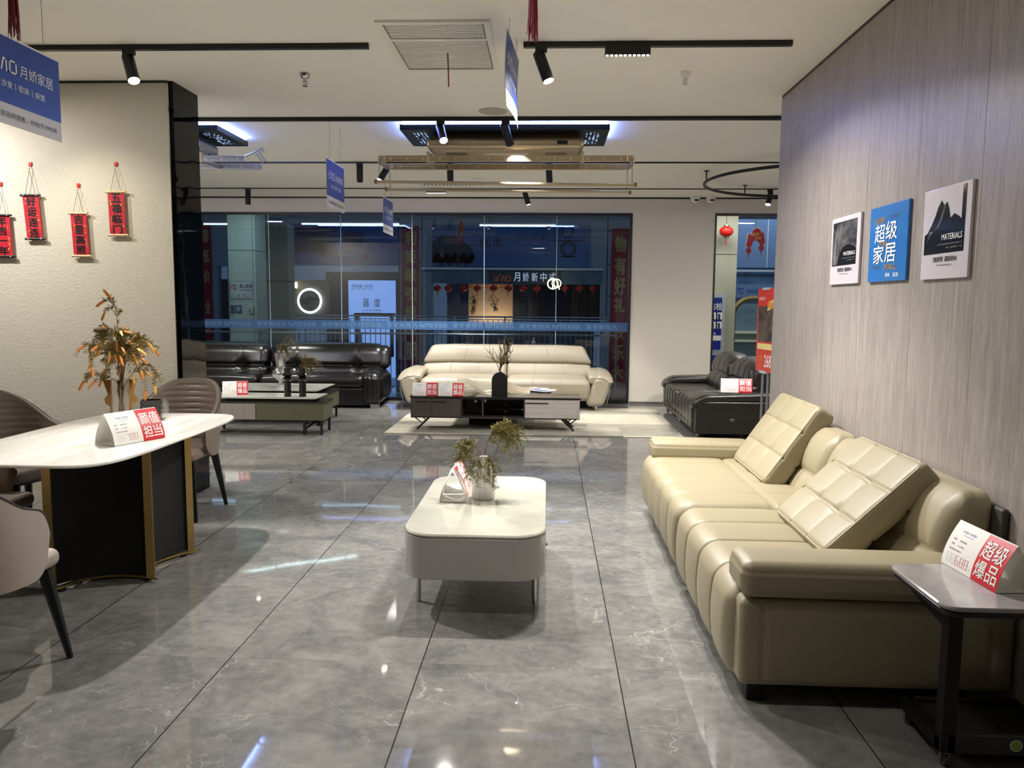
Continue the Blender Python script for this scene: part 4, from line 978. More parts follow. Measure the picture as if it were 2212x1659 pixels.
g = MB(); put(g, mk(.002), '美好空间由材质开始 细节成就品质生活', .36, .365, .87, .385); letters('small_lettering', g, M_GTXT, o); g = MB(); put(g, mk(.002), '用心选择每一块', .55, .325, .87, .345); letters('small_lettering', g, M_GTXT, o)
g = MB(); small_print(g, mk(.001), 0); letters('caption', g, M_KTXT, o)
# ================================================================== PRICE CARDS
def price_card(label, loc, rz, w, h, d, big, grey, red, sit=None):
    """bent card tent: white left part with the price, red right part with four white characters; faces local -y"""
    t = thing('price_card', label, 'card', loc, rz, 'red and white price cards')
    def prof(s_):  # 0 bottom front .. 1 apex
        return -(d / 2) * (1 - s_ ** 1.7), h * s_
    def shell(u, v):
        q = v * 3
        if q < 1: y, z = prof(q)
        elif q < 2: y, z = prof(2 - q); y = -y
        else: y, z = d / 2 - d * (q - 2), 0.0012
        return Vector(((u - .5) * w, y, z + .0012))
    part('folded_card', MB().sheet(shell, 2, 36, .0012), M_PAPER, t, smooth=True, angle=60)
    mk = lambda off: (lambda u, v: Vector(((u - .5) * w, prof(v)[0] - off, prof(v)[1] + .0012 + off * .3)))
    g = MB(); rect(g, mk(.0012), .56, .0, 1.0, .985, 1, 14); part('red_panel', g, M_RED, t, fix=False)
    g = MB(); f = mk(.002)
    for k, ch in enumerate(big):
        c_, r_ = k % 2, k // 2; put(g, f, ch, .595 + c_ * .195, .52 - r_ * .42, .595 + c_ * .195 + .175, .52 - r_ * .42 + .37, bold=.03)
    letters('bold_characters', g, M_WTXT, t)
    g = MB(); f = mk(.0014); put(g, f, '月娇家居', .28, .80, .40, .85); logo(g, f, .16, .80, .26, .86); put(g, f, '沙发丨软床丨床垫', .2, .74, .38, .765); letters('blue_wordmark', g, M_BTXT, t)
    g = MB(); put(g, f, '品名', .08, .60, .14, .645); put(g, f, '餐桌椅', .2, .60, .32, .64); put(g, f, '型号', .08, .49, .14, .535); put(g, f, '1.6米', .2, .49, .31, .53); put(g, f, '家具超市专享价', .08, .385, .3, .425); put(g, f, '元', .50, .13, .53, .16)
    letters('small_print', g, M_KTXT, t)
    g = MB(); n = len(grey); f = mk(.0014)
    for k in range(n): sevenseg(g, f, '8', .08 + k * .082, .10, .062, .22, .012)
    letters('blank_digits', g, mat('pale grey digits', '#d2d0cc', .5), t)
    g = MB()
    for k, ch in enumerate(red): sevenseg(g, f, ch, .08 + (n + k) * .082, .10, .062, .22, .012)
    letters('price_digits', g, M_RTXT, t)
    return t

# ================================================================== CREAM SOFA ON THE RIGHT
t = thing('cream_sofa', 'long cream leather sofa with low padded arms along the grey veneer wall', 'sofa', (1.2, 4.15, 0))
def W2(x, y, z=0): return (x - 1.2, y - 4.15, z)
def groove(d, s_=.012): return math.exp(-(d / s_) ** 2)
def seat_block(y0, y1, ncol):
    x0, x1, z0, z1 = .70, 1.46, .065, .425; sx, sy, sz = x1 - x0, y1 - y0, z1 - z0
    lines = [sy * (k / ncol - .5) for k in range(1, ncol)]
    xl = .11
    def disp(p, n):
        e = 0
        on = (n.x < -.3 or n.z > .3)
        puff = 0
        if on:
            cell = sy / ncol; u = ((p.y + sy / 2) % cell) / cell
            puff = .014 * (math.sin(PI * max(0, min(1, u))) ** .5)
            if n.z > .5: puff *= .55 + .45 * min(1, abs(p.x - xl) / .10)
            for l in lines: e += groove(p.y - l, .007) * .010
            if n.z > .6: e += groove(p.x - xl, .007) * .011
        q = p + n * (puff - e)
        if n.x < -.2: q.x -= .018 * math.sin(PI * max(0, min(1, (p.z + sz / 2) / sz)))   # belly of the front
        return q
    return soft(sx, sy, sz, .075, 6, (34, 130, 14), disp, T(*W2((x0 + x1) / 2, (y0 + y1) / 2, (z0 + z1) / 2)))
part('seat', seat_block(2.83, 4.005, 4), M_CREAM, t, angle=180)
part('seat', seat_block(4.012, 5.47, 5), M_CREAM, t, angle=180)
# side blocks under the arms
def side_block(y0, y1, near):
    x0, x1, z0, z1 = .715, 1.695, .075, .405; sx, sy, sz = x1 - x0, y1 - y0, z1 - z0
    def disp(p, n):
        e = 0
        if abs(n.y) > .5: e = groove(p.x + sx / 2 - .085, .006) * .006 + groove(p.x - sx / 2 + .085, .006) * .006
        q = p - n * e
        if n.x < -.2: q.x -= .004 * math.sin(PI * max(0, min(1, (p.z + sz / 2) / sz)))
        return q
    return soft(sx, sy, sz, .03, 5, (90, 4, 8), disp, T(*W2((x0 + x1) / 2, (y0 + y1) / 2, (z0 + z1) / 2)))
part('side_panel', side_block(2.77, 2.9, True), M_CREAM, t, angle=180)
part('side_panel', side_block(5.42, 5.52, False), M_CREAM, t, angle=180)
def arm_pad(y0, y1, x0, x1):
    z0, z1 = .405, .535; sx, sy, sz = x1 - x0, y1 - y0, z1 - z0
    def disp(p, n):
        e = groove(p.z - .036, .005) * .004 + groove(p.z + .05, .005) * .004 if abs(n.z) < .75 else 0
        q = p - n * e; 
        if n.z > .3: q.z += .012 * (1 - (2 * p.y / sy) ** 2)
        q.z += -.006 * (p.x / sx)
        return q
    return soft(sx, sy, sz, .045, 6, (12, 6, 14), disp, T(*W2((x0 + x1) / 2, (y0 + y1) / 2, (z0 + z1) / 2)))
part('arm_pad', arm_pad(2.755, 3.0, .71, 1.66), M_CREAM, t, angle=180)
part('arm_pad', arm_pad(5.26, 5.5, .72, 1.40), M_CREAM, t, angle=180)
# backrest: two lobes with a seam between them
def back(y0, y1):
    x0, x1, z0, z1 = 1.40, 1.685, .30, .775; sx, sy, sz = x1 - x0, y1 - y0, z1 - z0
    def disp(p, n):
        q = p.copy(); zz = (p.z + sz / 2) / sz
        if n.x < -.2:
            lob = abs(math.sin(PI * (zz * 2))) ** .6 if 0 < zz < 1 else 0
            q.x -= .03 * lob * min(1, (1 - abs(2 * p.y / sy)) * 8 + .25)
        q.x += .185 * max(0, zz - .1) * (.5 - p.x / sx)
        e = 0
        if n.z > .5 or (n.x < -.5 and zz > .8): e = groove(p.x + .02, .006) * .004
        cell = sy / 3; l = [-sy / 2 + cell, -sy / 2 + 2 * cell]
        for a in l: e += groove(p.y - a, .01) * .008 * (1 if n.x < -.1 else 0)
        q -= n * e
        return q
    return soft(sx, sy, sz, .07, 6, (10, 40, 22), disp, T(*W2((x0 + x1) / 2, (y0 + y1) / 2, (z0 + z1) / 2)))
part('backrest', back(2.93, 4.20), M_CREAM, t, angle=180)
part('backrest', back(4.205, 5.42), M_CREAM, t, angle=180)
part('back_shell', soft(.03, 2.6, .62, .012, 2, M=T(*W2(1.683, 4.17, .42))), mat('dark back cover', '#3b3833', .6), t)
part('base_plinth', MB().bb(.80 - 1.2, 1.66 - 1.2, 2.95 - 4.15, 5.4 - 4.15, .05, .08), M_BLKM, t, smooth=False)
for x, y in ((.79, 2.85), (1.62, 2.85), (.79, 3.93), (.79, 4.1), (.79, 5.4), (1.62, 5.4)):
    part('leg', soft(.07, .07, .075, .008, 2, M=T(*W2(x, y, .0375))), mat('grey plastic foot', '#6f6d6a', .5) if x > 1 else M_BLK, t)
# loose back cushions
def loose_cushion(label, bl, u, s_, w, h_, th):
    """bl bottom corner of the front face, u unit along the bottom edge, s_ unit up the face"""
    bl, u, s_ = Vector(bl), Vector(u).normalized(), Vector(s_).normalized(); s_ = (s_ - u * s_.dot(u)).normalized(); n_ = u.cross(s_).normalized()
    def disp(p, n):
        cx_, cy_ = (p.x / w + .5) * 3, (p.y / h_ + .5) * 3
        a = abs(math.sin(PI * cx_)) ** .5; b = abs(math.sin(PI * cy_)) ** .5
        pf = 0; q = p.copy()
        if abs(n.z) > .4:
            pf = .007 * a * b
            ex = groove(p.y - h_ / 6, .006) + groove(p.y + h_ / 6, .006)
            sx_ = 1.0
            ey = (groove(p.x - w / 6, .007) + groove(p.x + w / 6, .007)) * .4
            dots = sum(math.exp(-(((p.x - i * w / 6) ** 2 + (p.y - j * h_ / 6) ** 2) / .0012)) for i in (-1, 1) for j in (-1, 1))
            q += n * (pf - .007 * ex - .004 * ey - .014 * dots)
        edge = 1 - .035 * (math.sin(PI * (p.x / w + .5)) * 0)
        return q
    M = Matrix((( u.x, s_.x, n_.x, 0), (u.y, s_.y, n_.y, 0), (u.z, s_.z, n_.z, 0), (0, 0, 0, 1)))
    c = bl + u * w / 2 + s_ * h_ / 2 - n_ * th / 2
    t = thing('cushion', label, 'cushion', c, 0, 'loose tufted cushions on the cream sofa'); 
    part('cushion_body', soft(w, h_, th, .035, 5, (66, 66, 3), disp, M), M_CREAM, t, angle=180)
    g = MB()
    rw, rh, r_ = w / 2 - .012, h_ / 2 - .012, .04; pts = []
    for k in range(4):
        sx_, sy_ = ((1, 1), (-1, 1), (-1, -1), (1, -1))[k]
        for q in range(5): a = k * PI / 2 + q * PI / 8; pts.append(Vector((sx_ * (rw - r_) + r_ * math.cos(a), sy_ * (rh - r_) + r_ * math.sin(a), th / 2 - .006)))
    pts.append(pts[0]); g.tube([M @ p for p in pts], .004, 6, cap=False)
    part('piping', g, M_SEAM, t)
    m_sm = mat('dark seam thread', '#5c543f', .7)
    for j in (-1, 1):
        pth = [M @ disp(Vector((w * (k / 40 - .5) * .96, j * h_ / 6, th / 2)), Vector((0, 0, 1))) for k in range(41)]
        part('seam', MB().tube(pth, .0016, 5), m_sm, t)
        pth = [M @ disp(Vector((j * w / 6, h_ * (k / 40 - .5) * .96, th / 2)), Vector((0, 0, 1))) for k in range(41)]
        part('seam', MB().tube(pth, .0008, 5), m_sm, t)
    return t
loose_cushion('cream tufted cushion leaning at the far end of the cream sofa', (1.25, 5.26, .445), (.0, -1, 0), (.30, 0, .44), .76, .55, .12)
loose_cushion('cream tufted cushion leaning low at the near end of the cream sofa', (1.13, 3.85, .455), (0, -1, -.0), (.40, 0, .39), .68, .56, .12)

# ================================================================== SIDE TABLE WITH CASTORS
t = thing('side_table', 'dark C shaped side table on castors with a grey stone top beside the cream sofa', 'table', (1.29, 2.44, 0))
def rrect(x0, x1, y0, y1, r, n=6):
    p = []
    for (cx_, cy_, a0) in ((x1 - r, y1 - r, 0), (x0 + r, y1 - r, PI / 2), (x0 + r, y0 + r, PI), (x1 - r, y0 + r, 1.5 * PI)):
        for k in range(n + 1): a = a0 + PI / 2 * k / n; p.append((cx_ + r * math.cos(a), cy_ + r * math.sin(a)))
    return p
def slab(pts, z0, z1, bev=.004):
    c = (sum(p[0] for p in pts) / len(pts), sum(p[1] for p in pts) / len(pts))
    def sc(d): return [(p[0] + (c[0] - p[0]) * d / max(.01, math.hypot(c[0] - p[0], c[1] - p[1])), p[1] + (c[1] - p[1]) * d / max(.01, math.hypot(c[0] - p[0], c[1] - p[1]))) for p in pts]
    L_ = [[Vector((x, y, z)) for x, y in q] for q, z in ((sc(bev), z0), (pts, z0 + bev), (pts, z1 - bev), (sc(bev), z1))]
    return MB().stack(L_)
M_STONE = mat('grey stone top', '#8b8688', .12, var=(6, '#a39d9c'), ior=1.6)
ts = -.105; TZ = .578
part('stone_top', slab(rrect(-.10, .41, -.145, .26, .05), TZ - .014, TZ), M_STONE, t)
part('top_tray', slab(rrect(-.095, .405, -.14, .255, .047), TZ - .034, TZ - .0145), mat('dark grey rim', '#2b2a2b', .35, .3), t)
part('side_frame', MB().stack([[Vector((x, y, z)) for x, y in ((-.022 + dx, -.022), (.022 + dx, -.022), (.022 + dx, .022), (-.022 + dx, .022))] for dx, z in ((0, .05), (0, .48), (-.005, .515), (-.02, TZ - .035))])
     .stack([[Vector((-.022, -.03 + .02, z_)), Vector((.022, -.03 + .02, z_)), Vector((.022, .27, z_)), Vector((-.022, .27, z_))] for z_ in (.05, .09)])
     .stack([[Vector((-.02 + ox, oy, oz)) for ox, oy, oz in q] for q in (((0, .0, .45), (.03, .0, .45), (.03, .0, .49), (0, 0, .49)), ((-.03, .22, TZ - .062), (0, .22, TZ - .062), (0, .22, TZ - .035), (-.03, .22, TZ - .035)))]), M_BLK, t, angle=30)
part('base_tray', MB().bb(-.0, .38, -.0, .25, .062, .075).bb(0, .38, -.022, -.006, .05, .11).bb(.36, .38, -.006, .27, .05, .09).bb(0, .38, .25, .27, .05, .09), mat('dark brown tray', '#262120', .45), t, smooth=False)
g = MB().lathe([(.017, 0), (.017, .0015), (0, .0016)], n=20); g.v = [Matrix.Rotation(PI / 2, 4, 'X') @ v for v in g.v]
st_ = part('round_sticker', g, mat('green sticker', '#8fae3a', .4), t, loc=(.21, -.0225, .083))
part('sticker_rim', MB().tube([(.018 * math.cos(k * PI / 10), 0, .018 * math.sin(k * PI / 10)) for k in range(21)], .002, 5, cap=False), M_SILV, st_, loc=(0, -.0005, 0))
g = MB(); mf = plane((.235, -.0235, .073), (1, 0, 0), (0, 0, 1)); put(g, mf, '靠墙边几', .012, .004, .09, .016); rect(g, mf, 0, .004, .008, .014); letters('sticker_lettering', g, mat('lime print', '#9fb24a', .5), t)
def castor(x, y):
    part('castor', MB().lathe([(.006, .05), (.016, .05), (.016, .044), (.006, .042)], (x, y, 0), 14).box((x - .012, y, .028), (.003, .018, .035)).box((x + .012, y, .028), (.003, .018, .035)), M_CHR, t)
    g = MB().lathe([(.004, -.008), (.019, -.008), (.0205, -.005), (.0205, .005), (.019, .008), (.004, .008)], n=22); R_ = T(x, y - .004, .0205, 0, PI / 2, 0); g.v = [R_ @ v for v in g.v]
    part('castor_wheel', g, mat('castor rubber', '#3b3b3c', .4), t)
for x, y in ((0, 0), (0, .25), (.36, 0), (.36, .25)): castor(x, y)
price_card('red and white price card 超级爆品 688 on the stone side table', (1.455, 2.575, TZ), -PI / 2 + .07, .30, .15, .12, '超级爆品', '88', '688')

# ================================================================== COFFEE TABLE
CT = (-.335, 4.115)
t = thing('coffee_table', 'white lacquered coffee table with a large rounded rectangular body and chrome legs', 'table', (CT[0], CT[1], 0))
hw, hl = .337, .625
M_LAC = mat('warm white lacquer', '#b6b3b0', .35); M_MAR = mat('pale marble glass top', '#adac9e', .06, var=(3.5, '#bdbcb0'), coat=.6, ior=1.55)
part('body', slab(rrect(-hw, hw, -hl, hl, .15, 10), .185, .385, .004), M_LAC, t)
part('tabletop', slab(rrect(-hw - .002, hw + .002, -hl - .002, hl + .002, .152, 10), .3855, .403, .007), M_MAR, t)
part('drawer_gap', MB().bb(hw - .001, hw + .0015, -.3, .3, .2, .38), mat('drawer side', '#8f8a83', .4), t, smooth=False)
g = MB()
for x, y in ((hw + .006, -.28),): part('drawer_knob', soft(.014, .014, .014, .006, 3, M=T(x, y, .26)), M_CHR, t)
for sx in (-1, 1):
    for sy in (-1, 1): part('leg', MB().tube([(sx * .285, sy * .41, .001), (sx * .285, sy * .41, .19)], .0125, 16), M_CHR, t)
price_card('price card standing in front of the other one on the white coffee table', (CT[0] - .165, CT[1] + .055, .403), PI / 2 + .03, .19, .165, .14, '超级爆品', '88', '788')
price_card('price card standing behind the other one on the white coffee table', (CT[0] - .175, CT[1] + .27, .403), PI / 2 + .05, .22, .165, .13, '颜值担当', '8', '1680')
def vase_flute(a, z): return 1 + (.035 * math.cos(a * 22) if z < .125 else 0)
VX = CT[0] - .005
t = thing('white_vase', 'white ribbed porcelain vase with a narrow neck on the coffee table', 'vase', (VX, 4.19, .403))
part('body', MB().lathe([(.058, .0), (.062, .006), (.062, .118), (.060, .128), (.0, .129)], n=88, flute=vase_flute), mat('white porcelain', '#f4f3f1', .3), t, angle=60)
part('neck', MB().lathe([(.051, .1285), (.05, .134), (.049, .160), (.046, .168), (.022, .186), (.020, .225), (.023, .23), (.018, .228), (.016, .18)], n=48), MATS['white porcelain'], t, angle=60)
def fol_stems(name, root_z, stems, seed, m_stem, m_leaf, loc, label, cat='plant', leaf=(.018, .0022), dens=160, up=False, extra=None, sub=5, subl=.09, droop=.5, sr=.0018):
    """stems: list of control point lists (local). Needle foliage along side shoots."""
    random.seed(seed); t = thing(name, label, cat, loc)
    ms, ml = MB(), MB(); tips = []
    def bez(pts, n):
        out = []
        for k in range(n + 1):
            q = [Vector(p) for p in pts]; u = k / n
            while len(q) > 1: q = [q[i].lerp(q[i + 1], u) for i in range(len(q) - 1)]
            out.append(q[0])
        return out
    def needles(path, n, L_, w_):
        for k in range(n):
            u = (k + random.random()) / n * (len(path) - 1); i = min(int(u), len(path) - 2)
            p = path[i].lerp(path[i + 1], u - i); d = (path[i + 1] - path[i]).normalized()
            r = Vector((random.gauss(0, 1), random.gauss(0, 1), random.gauss(0, 1))); r = (r - d * r.dot(d)).normalized()
            dr = (d * .8 + r * .9).normalized(); l_ = L_ * random.uniform(.6, 1.25); s_ = dr.cross(Vector((random.random(), random.random(), .3))).normalized() * w_
            m_ = p + dr * l_ * .5 + Vector((0, 0, -.05 * l_))
            ml.add([p, m_ + s_, p + dr * l_, m_ - s_], [(0, 1, 2, 3)])
    for pts in stems:
        path = bez(pts, 12); ms.tube(path, [sr * (1.25 - .8 * k / 12) for k in range(13)], 5)
        needles(path[5:], int(dens * .3), *leaf)
        for k in range(sub):
            i = random.randint(4, 11); p = path[i]; d = (path[i + 1] - path[i]).normalized()
            r = Vector((random.gauss(0, 1), random.gauss(0, 1), random.gauss(0, .7))); e = (d * .8 + r.normalized() * .9).normalized()
            L_ = subl * random.uniform(.6, 1.2)
            sp = bez([p, p + e * L_ * .6, p + e * L_ + Vector((0, 0, -droop * L_ * random.uniform(.4, 1)))], 5)
            ms.tube(sp, [sr * .6, sr * .5, sr * .45, sr * .4, sr * .3, sr * .25], 4); needles(sp, int(dens * .25), *leaf); tips.append((sp[-1], (sp[-1] - sp[-2]).normalized()))
        tips.append((path[-1], (path[-1] - path[-2]).normalized()))
    part('stem', ms, m_stem, t); lf = part('leaves', ml, m_leaf, t, smooth=False, fix=False)
    if extra: extra(t, tips)
    return t
M_LF = mat('olive needle leaves', '#6b6a35', .6, var=(30, '#8a8342')); M_ST = mat('brown stem', '#6d4a2c', .6); M_LF2 = mat('dry green leaves', '#77683a', .6, var=(30, '#5d5a30'))
R = random
R.seed(9); stm = []
for k in range(9):   # arching to the right
    a = R.uniform(-.5, .5); s_ = R.uniform(.7, 1.1); stm.append([(0, 0, 0), (.01, .0, .12), (.05 * s_, .02 * a, .22 * s_), (.14 * s_, .05 * a, .30 * s_), (.19 * s_, .08 * a, .12 * s_)])
for k in range(5):   # over the left side
    a = R.uniform(-.6, .6); s_ = R.uniform(.7, 1.1); stm.append([(0, 0, 0), (-.02, 0, .08), (-.08 * s_, .05 * a, .17 * s_), (-.11 * s_, .06 * a, .10 * s_), (-.13 * s_, .06 * a, .0)])
for k in range(4):   # hanging before the vase
    a = (-.055, -.02, .035, .05)[k]; stm.append([(0, 0, 0), (a * .5, -.02, .06), (a, -.055, .05), (a * 1.1, -.07, -.02), (a * 1.15, -.072, -.09)])
fol_stems('greenery', 0, stm, 3, M_ST, M_LF, (VX, 4.19, .403 + .20), 'drooping olive green artificial sprigs in the white ribbed vase', leaf=(.022, .0022), dens=150, subl=.085)

# ================================================================== DINING TABLE
DT = (-2.35, 4.03)
t = thing('dining_table', 'dining table with a white marble top and black brass edged pedestal', 'table', (DT[0], DT[1], 0))
def boat(hw, hl, ins, n=64):
    pts = []
    for k in range(n):
        a = 2 * PI * k / n; c, s_ = math.cos(a), math.sin(a); e = 2 / 6.5
        x = math.copysign(abs(c) ** e, c); y = math.copysign(abs(s_) ** e, s_)
        pts.append((x * (hw - ins * abs(y) ** 2), y * hl))
    return pts
M_DTOP = mat('white marble top', '#efece6', .10, var=(1.6, '#dcd7cd', (6, .7, 1)), ior=1.55, coat=.3)
part('tabletop', slab(boat(.455, .81, .02, 128), .738, .752, .005), M_DTOP, t)
part('under_frame', slab(boat(.34, .62, .03, 48), .715, .7378, .003), M_BLK, t)
corn = [(-2.47, 3.69), (-2.06, 3.88), (-2.055, 4.32), (-2.60, 4.42)]
corn = [(x - DT[0], y - DT[1]) for x, y in corn]; cen = (-.05, .0)
def pinch(inset, k_=.075, n=8):
    P_ = []; 
    for i in range(4):
        a, b = Vector(corn[i]), Vector(corn[(i + 1) % 4]); m_ = Vector(cen)
        for q in range(n):
            u = q / n; p = a.lerp(b, u); d = (m_ - (a + b) / 2).normalized(); p = p + d * (k_ * math.sin(PI * u) ** .8 + inset); P_.append((p.x, p.y))
    return P_
part('pedestal', MB().prism(pinch(.012), .032, .716), M_BLKM, t, angle=30)
part('brass_base', MB().prism([((x + .05) * 1.13 - .05, y * 1.13) for x, y in pinch(.0, .13)], .012, .024), M_GOLD, t, angle=30)
part('foot_pads', MB().lathe([(.02, .0005), (.02, .012)], (corn[0][0] + .03, corn[0][1] + .03, 0), 12).lathe([(.02, .0005), (.02, .012)], (corn[1][0] - .03, corn[1][1] + .03, 0), 12).lathe([(.02, .0005), (.02, .012)], (corn[2][0] - .03, corn[2][1] - .03, 0), 12).lathe([(.02, .0005), (.02, .012)], (corn[3][0] + .03, corn[3][1] - .03, 0), 12), M_BLK, t)
for i, (x, y) in enumerate(corn):
    part('brass_post', MB().box((x, y, .37), (.038, .038, .692), Matrix.Rotation((.42, .35, .78, .5)[i], 3, 'Z')), M_GOLD, t, smooth=False)
TT = .752
price_card('red and white price card 颜值担当 788 standing on the dining table', (-2.115, 3.84, TT), 1.18, .30, .155, .14, '颜值担当', '88', '788')
# acrylic vase with brown mirrored side pieces
t = thing('acrylic_vase', 'tall clear acrylic vase with brown mirrored cut out sides on the dining table', 'vase', (-2.585, 4.60, TT), .42)
M_BRM = mat('brown mirror', '#7b5b35', .08, .9); M_ACR = glass_mat('clear acrylic', (.93, .92, .90), 1.49)
g = MB()
for sx in (-1, 1):
    g = MB(); o_ = [(.045, 0), (.075, 0), (.06, .05), (.062, .075), (.085, .09), (.09, .12), (.075, .14), (.07, .15), (.095, .235), (.045, .235)]
    pts = [(sx * x, z) for x, z in o_]
    g.prism(pts, -.004, .004, Matrix.Rotation(PI / 2, 4, 'X')); part('mirror_wing', g, M_BRM, t, smooth=False)
part('clear_body', MB().bb(-.048, .048, -.04, -.035, 0, .24).bb(-.048, .048, .035, .04, 0, .24).bb(-.048, -.043, -.035, .035, 0, .24).bb(.043, .048, -.035, .035, 0, .24), M_ACR, t, smooth=False)
part('inner_core', MB().lathe([(.012, .002), (.016, .05), (.01, .1), (.018, .17), (.016, .23)], n=20), M_BRM, t)
def catkins(t, tips):
    random.seed(12); random.shuffle(tips); n = 0
    prof = [(0, 0), (.0042, .006), (.0058, .02), (.005, .042), (0, .055)]
    base = None; ms_ = [mat('orange catkin', '#e28a3c', .6), mat('yellow catkin', '#dca24a', .6)]
    bases = []
    for m_ in ms_:
        b_ = part('catkin', MB().lathe(prof, n=8, flute=lambda a, z: 1 + .12 * math.sin(z * 900 + a * 3)), m_, t); bases.append(b_)
    for p, d in tips[:54]:
        if n < 2: o = bases[n]
        else: o = bases[n % 2].copy(); COL.objects.link(o); o.parent = t
        n += 1; dd = (d + Vector((0, 0, -.45))).normalized(); o.location = p; o.rotation_euler = dd.to_track_quat('Z', 'Y').to_euler(); s_ = random.uniform(1.15, 1.55); o.scale = (s_, s_, s_)
R.seed(21); stm = []
for k in range(15):
    a = 2 * PI * k / 15 + R.uniform(-.2, .2); q = R.uniform(.06, .17); hz_ = R.uniform(.22, .42); ca, sa = math.cos(a), math.sin(a)
    stm.append([(0, 0, 0), (.01 * ca, .01 * sa, .15), (q * .5 * ca, q * .4 * sa, hz_), (q * ca, q * .8 * sa, hz_ * 1.05), (q * 1.3 * ca, q * sa, hz_ * .80)])
stm.append([(0, 0, 0), (0, 0, .2), (-.01, 0, .4), (-.015, 0, .52), (-.04, 0, .56)])
stm.append([(0, 0, 0), (-.03, 0, .1), (-.12, -.02, .12), (-.18, -.02, .12), (-.22, -.02, .07)])
stm.append([(0, 0, 0), (.04, 0, .1), (.12, 0, .2), (.18, 0, .20), (.22, 0, .1)])
fol_stems('floral_spray', 0, stm, 8, M_ST, mat('olive gold leaves', '#6e6031', .6, var=(30, '#8f7a3c')), (-2.575, 4.60, TT + .16), 'spray of olive foliage with orange catkins in the acrylic vase', leaf=(.030, .0030), dens=150, subl=.10, extra=catkins, sub=6)
t = thing('tissue_box', 'clear and brown acrylic tissue box with rounded handles on the dining table', 'box', (-2.37, 4.55, TT), .35)
part('brown_box', MB().bb(-.055, .055, -.05, -.045, .004, .12).bb(-.055, .055, .045, .05, .004, .12).bb(-.055, -.05, -.045, .045, .004, .12).bb(.05, .055, -.045, .045, .004, .12), glass_mat('smoked acrylic', (.22, .14, .09), 1.49), t, smooth=False)
for sx in (-1, 1):
    pts = [(0, .003), (.035, .003)] + [(.005 + .03 * math.cos(a), .085 + .035 * math.sin(a)) for a in [k * PI / 16 for k in range(9)]]
    for yy in (-.045, .04): part('clear_handle', MB().prism([(sx * (.056 + x), z) for x, z in pts], yy, yy + .004, Matrix.Rotation(PI / 2, 4, 'X')), M_ACR, t, smooth=False)
pass; part('base_plate', MB().bb(-.075, .075, -.055, .055, 0, .003), M_ACR, t, smooth=False)

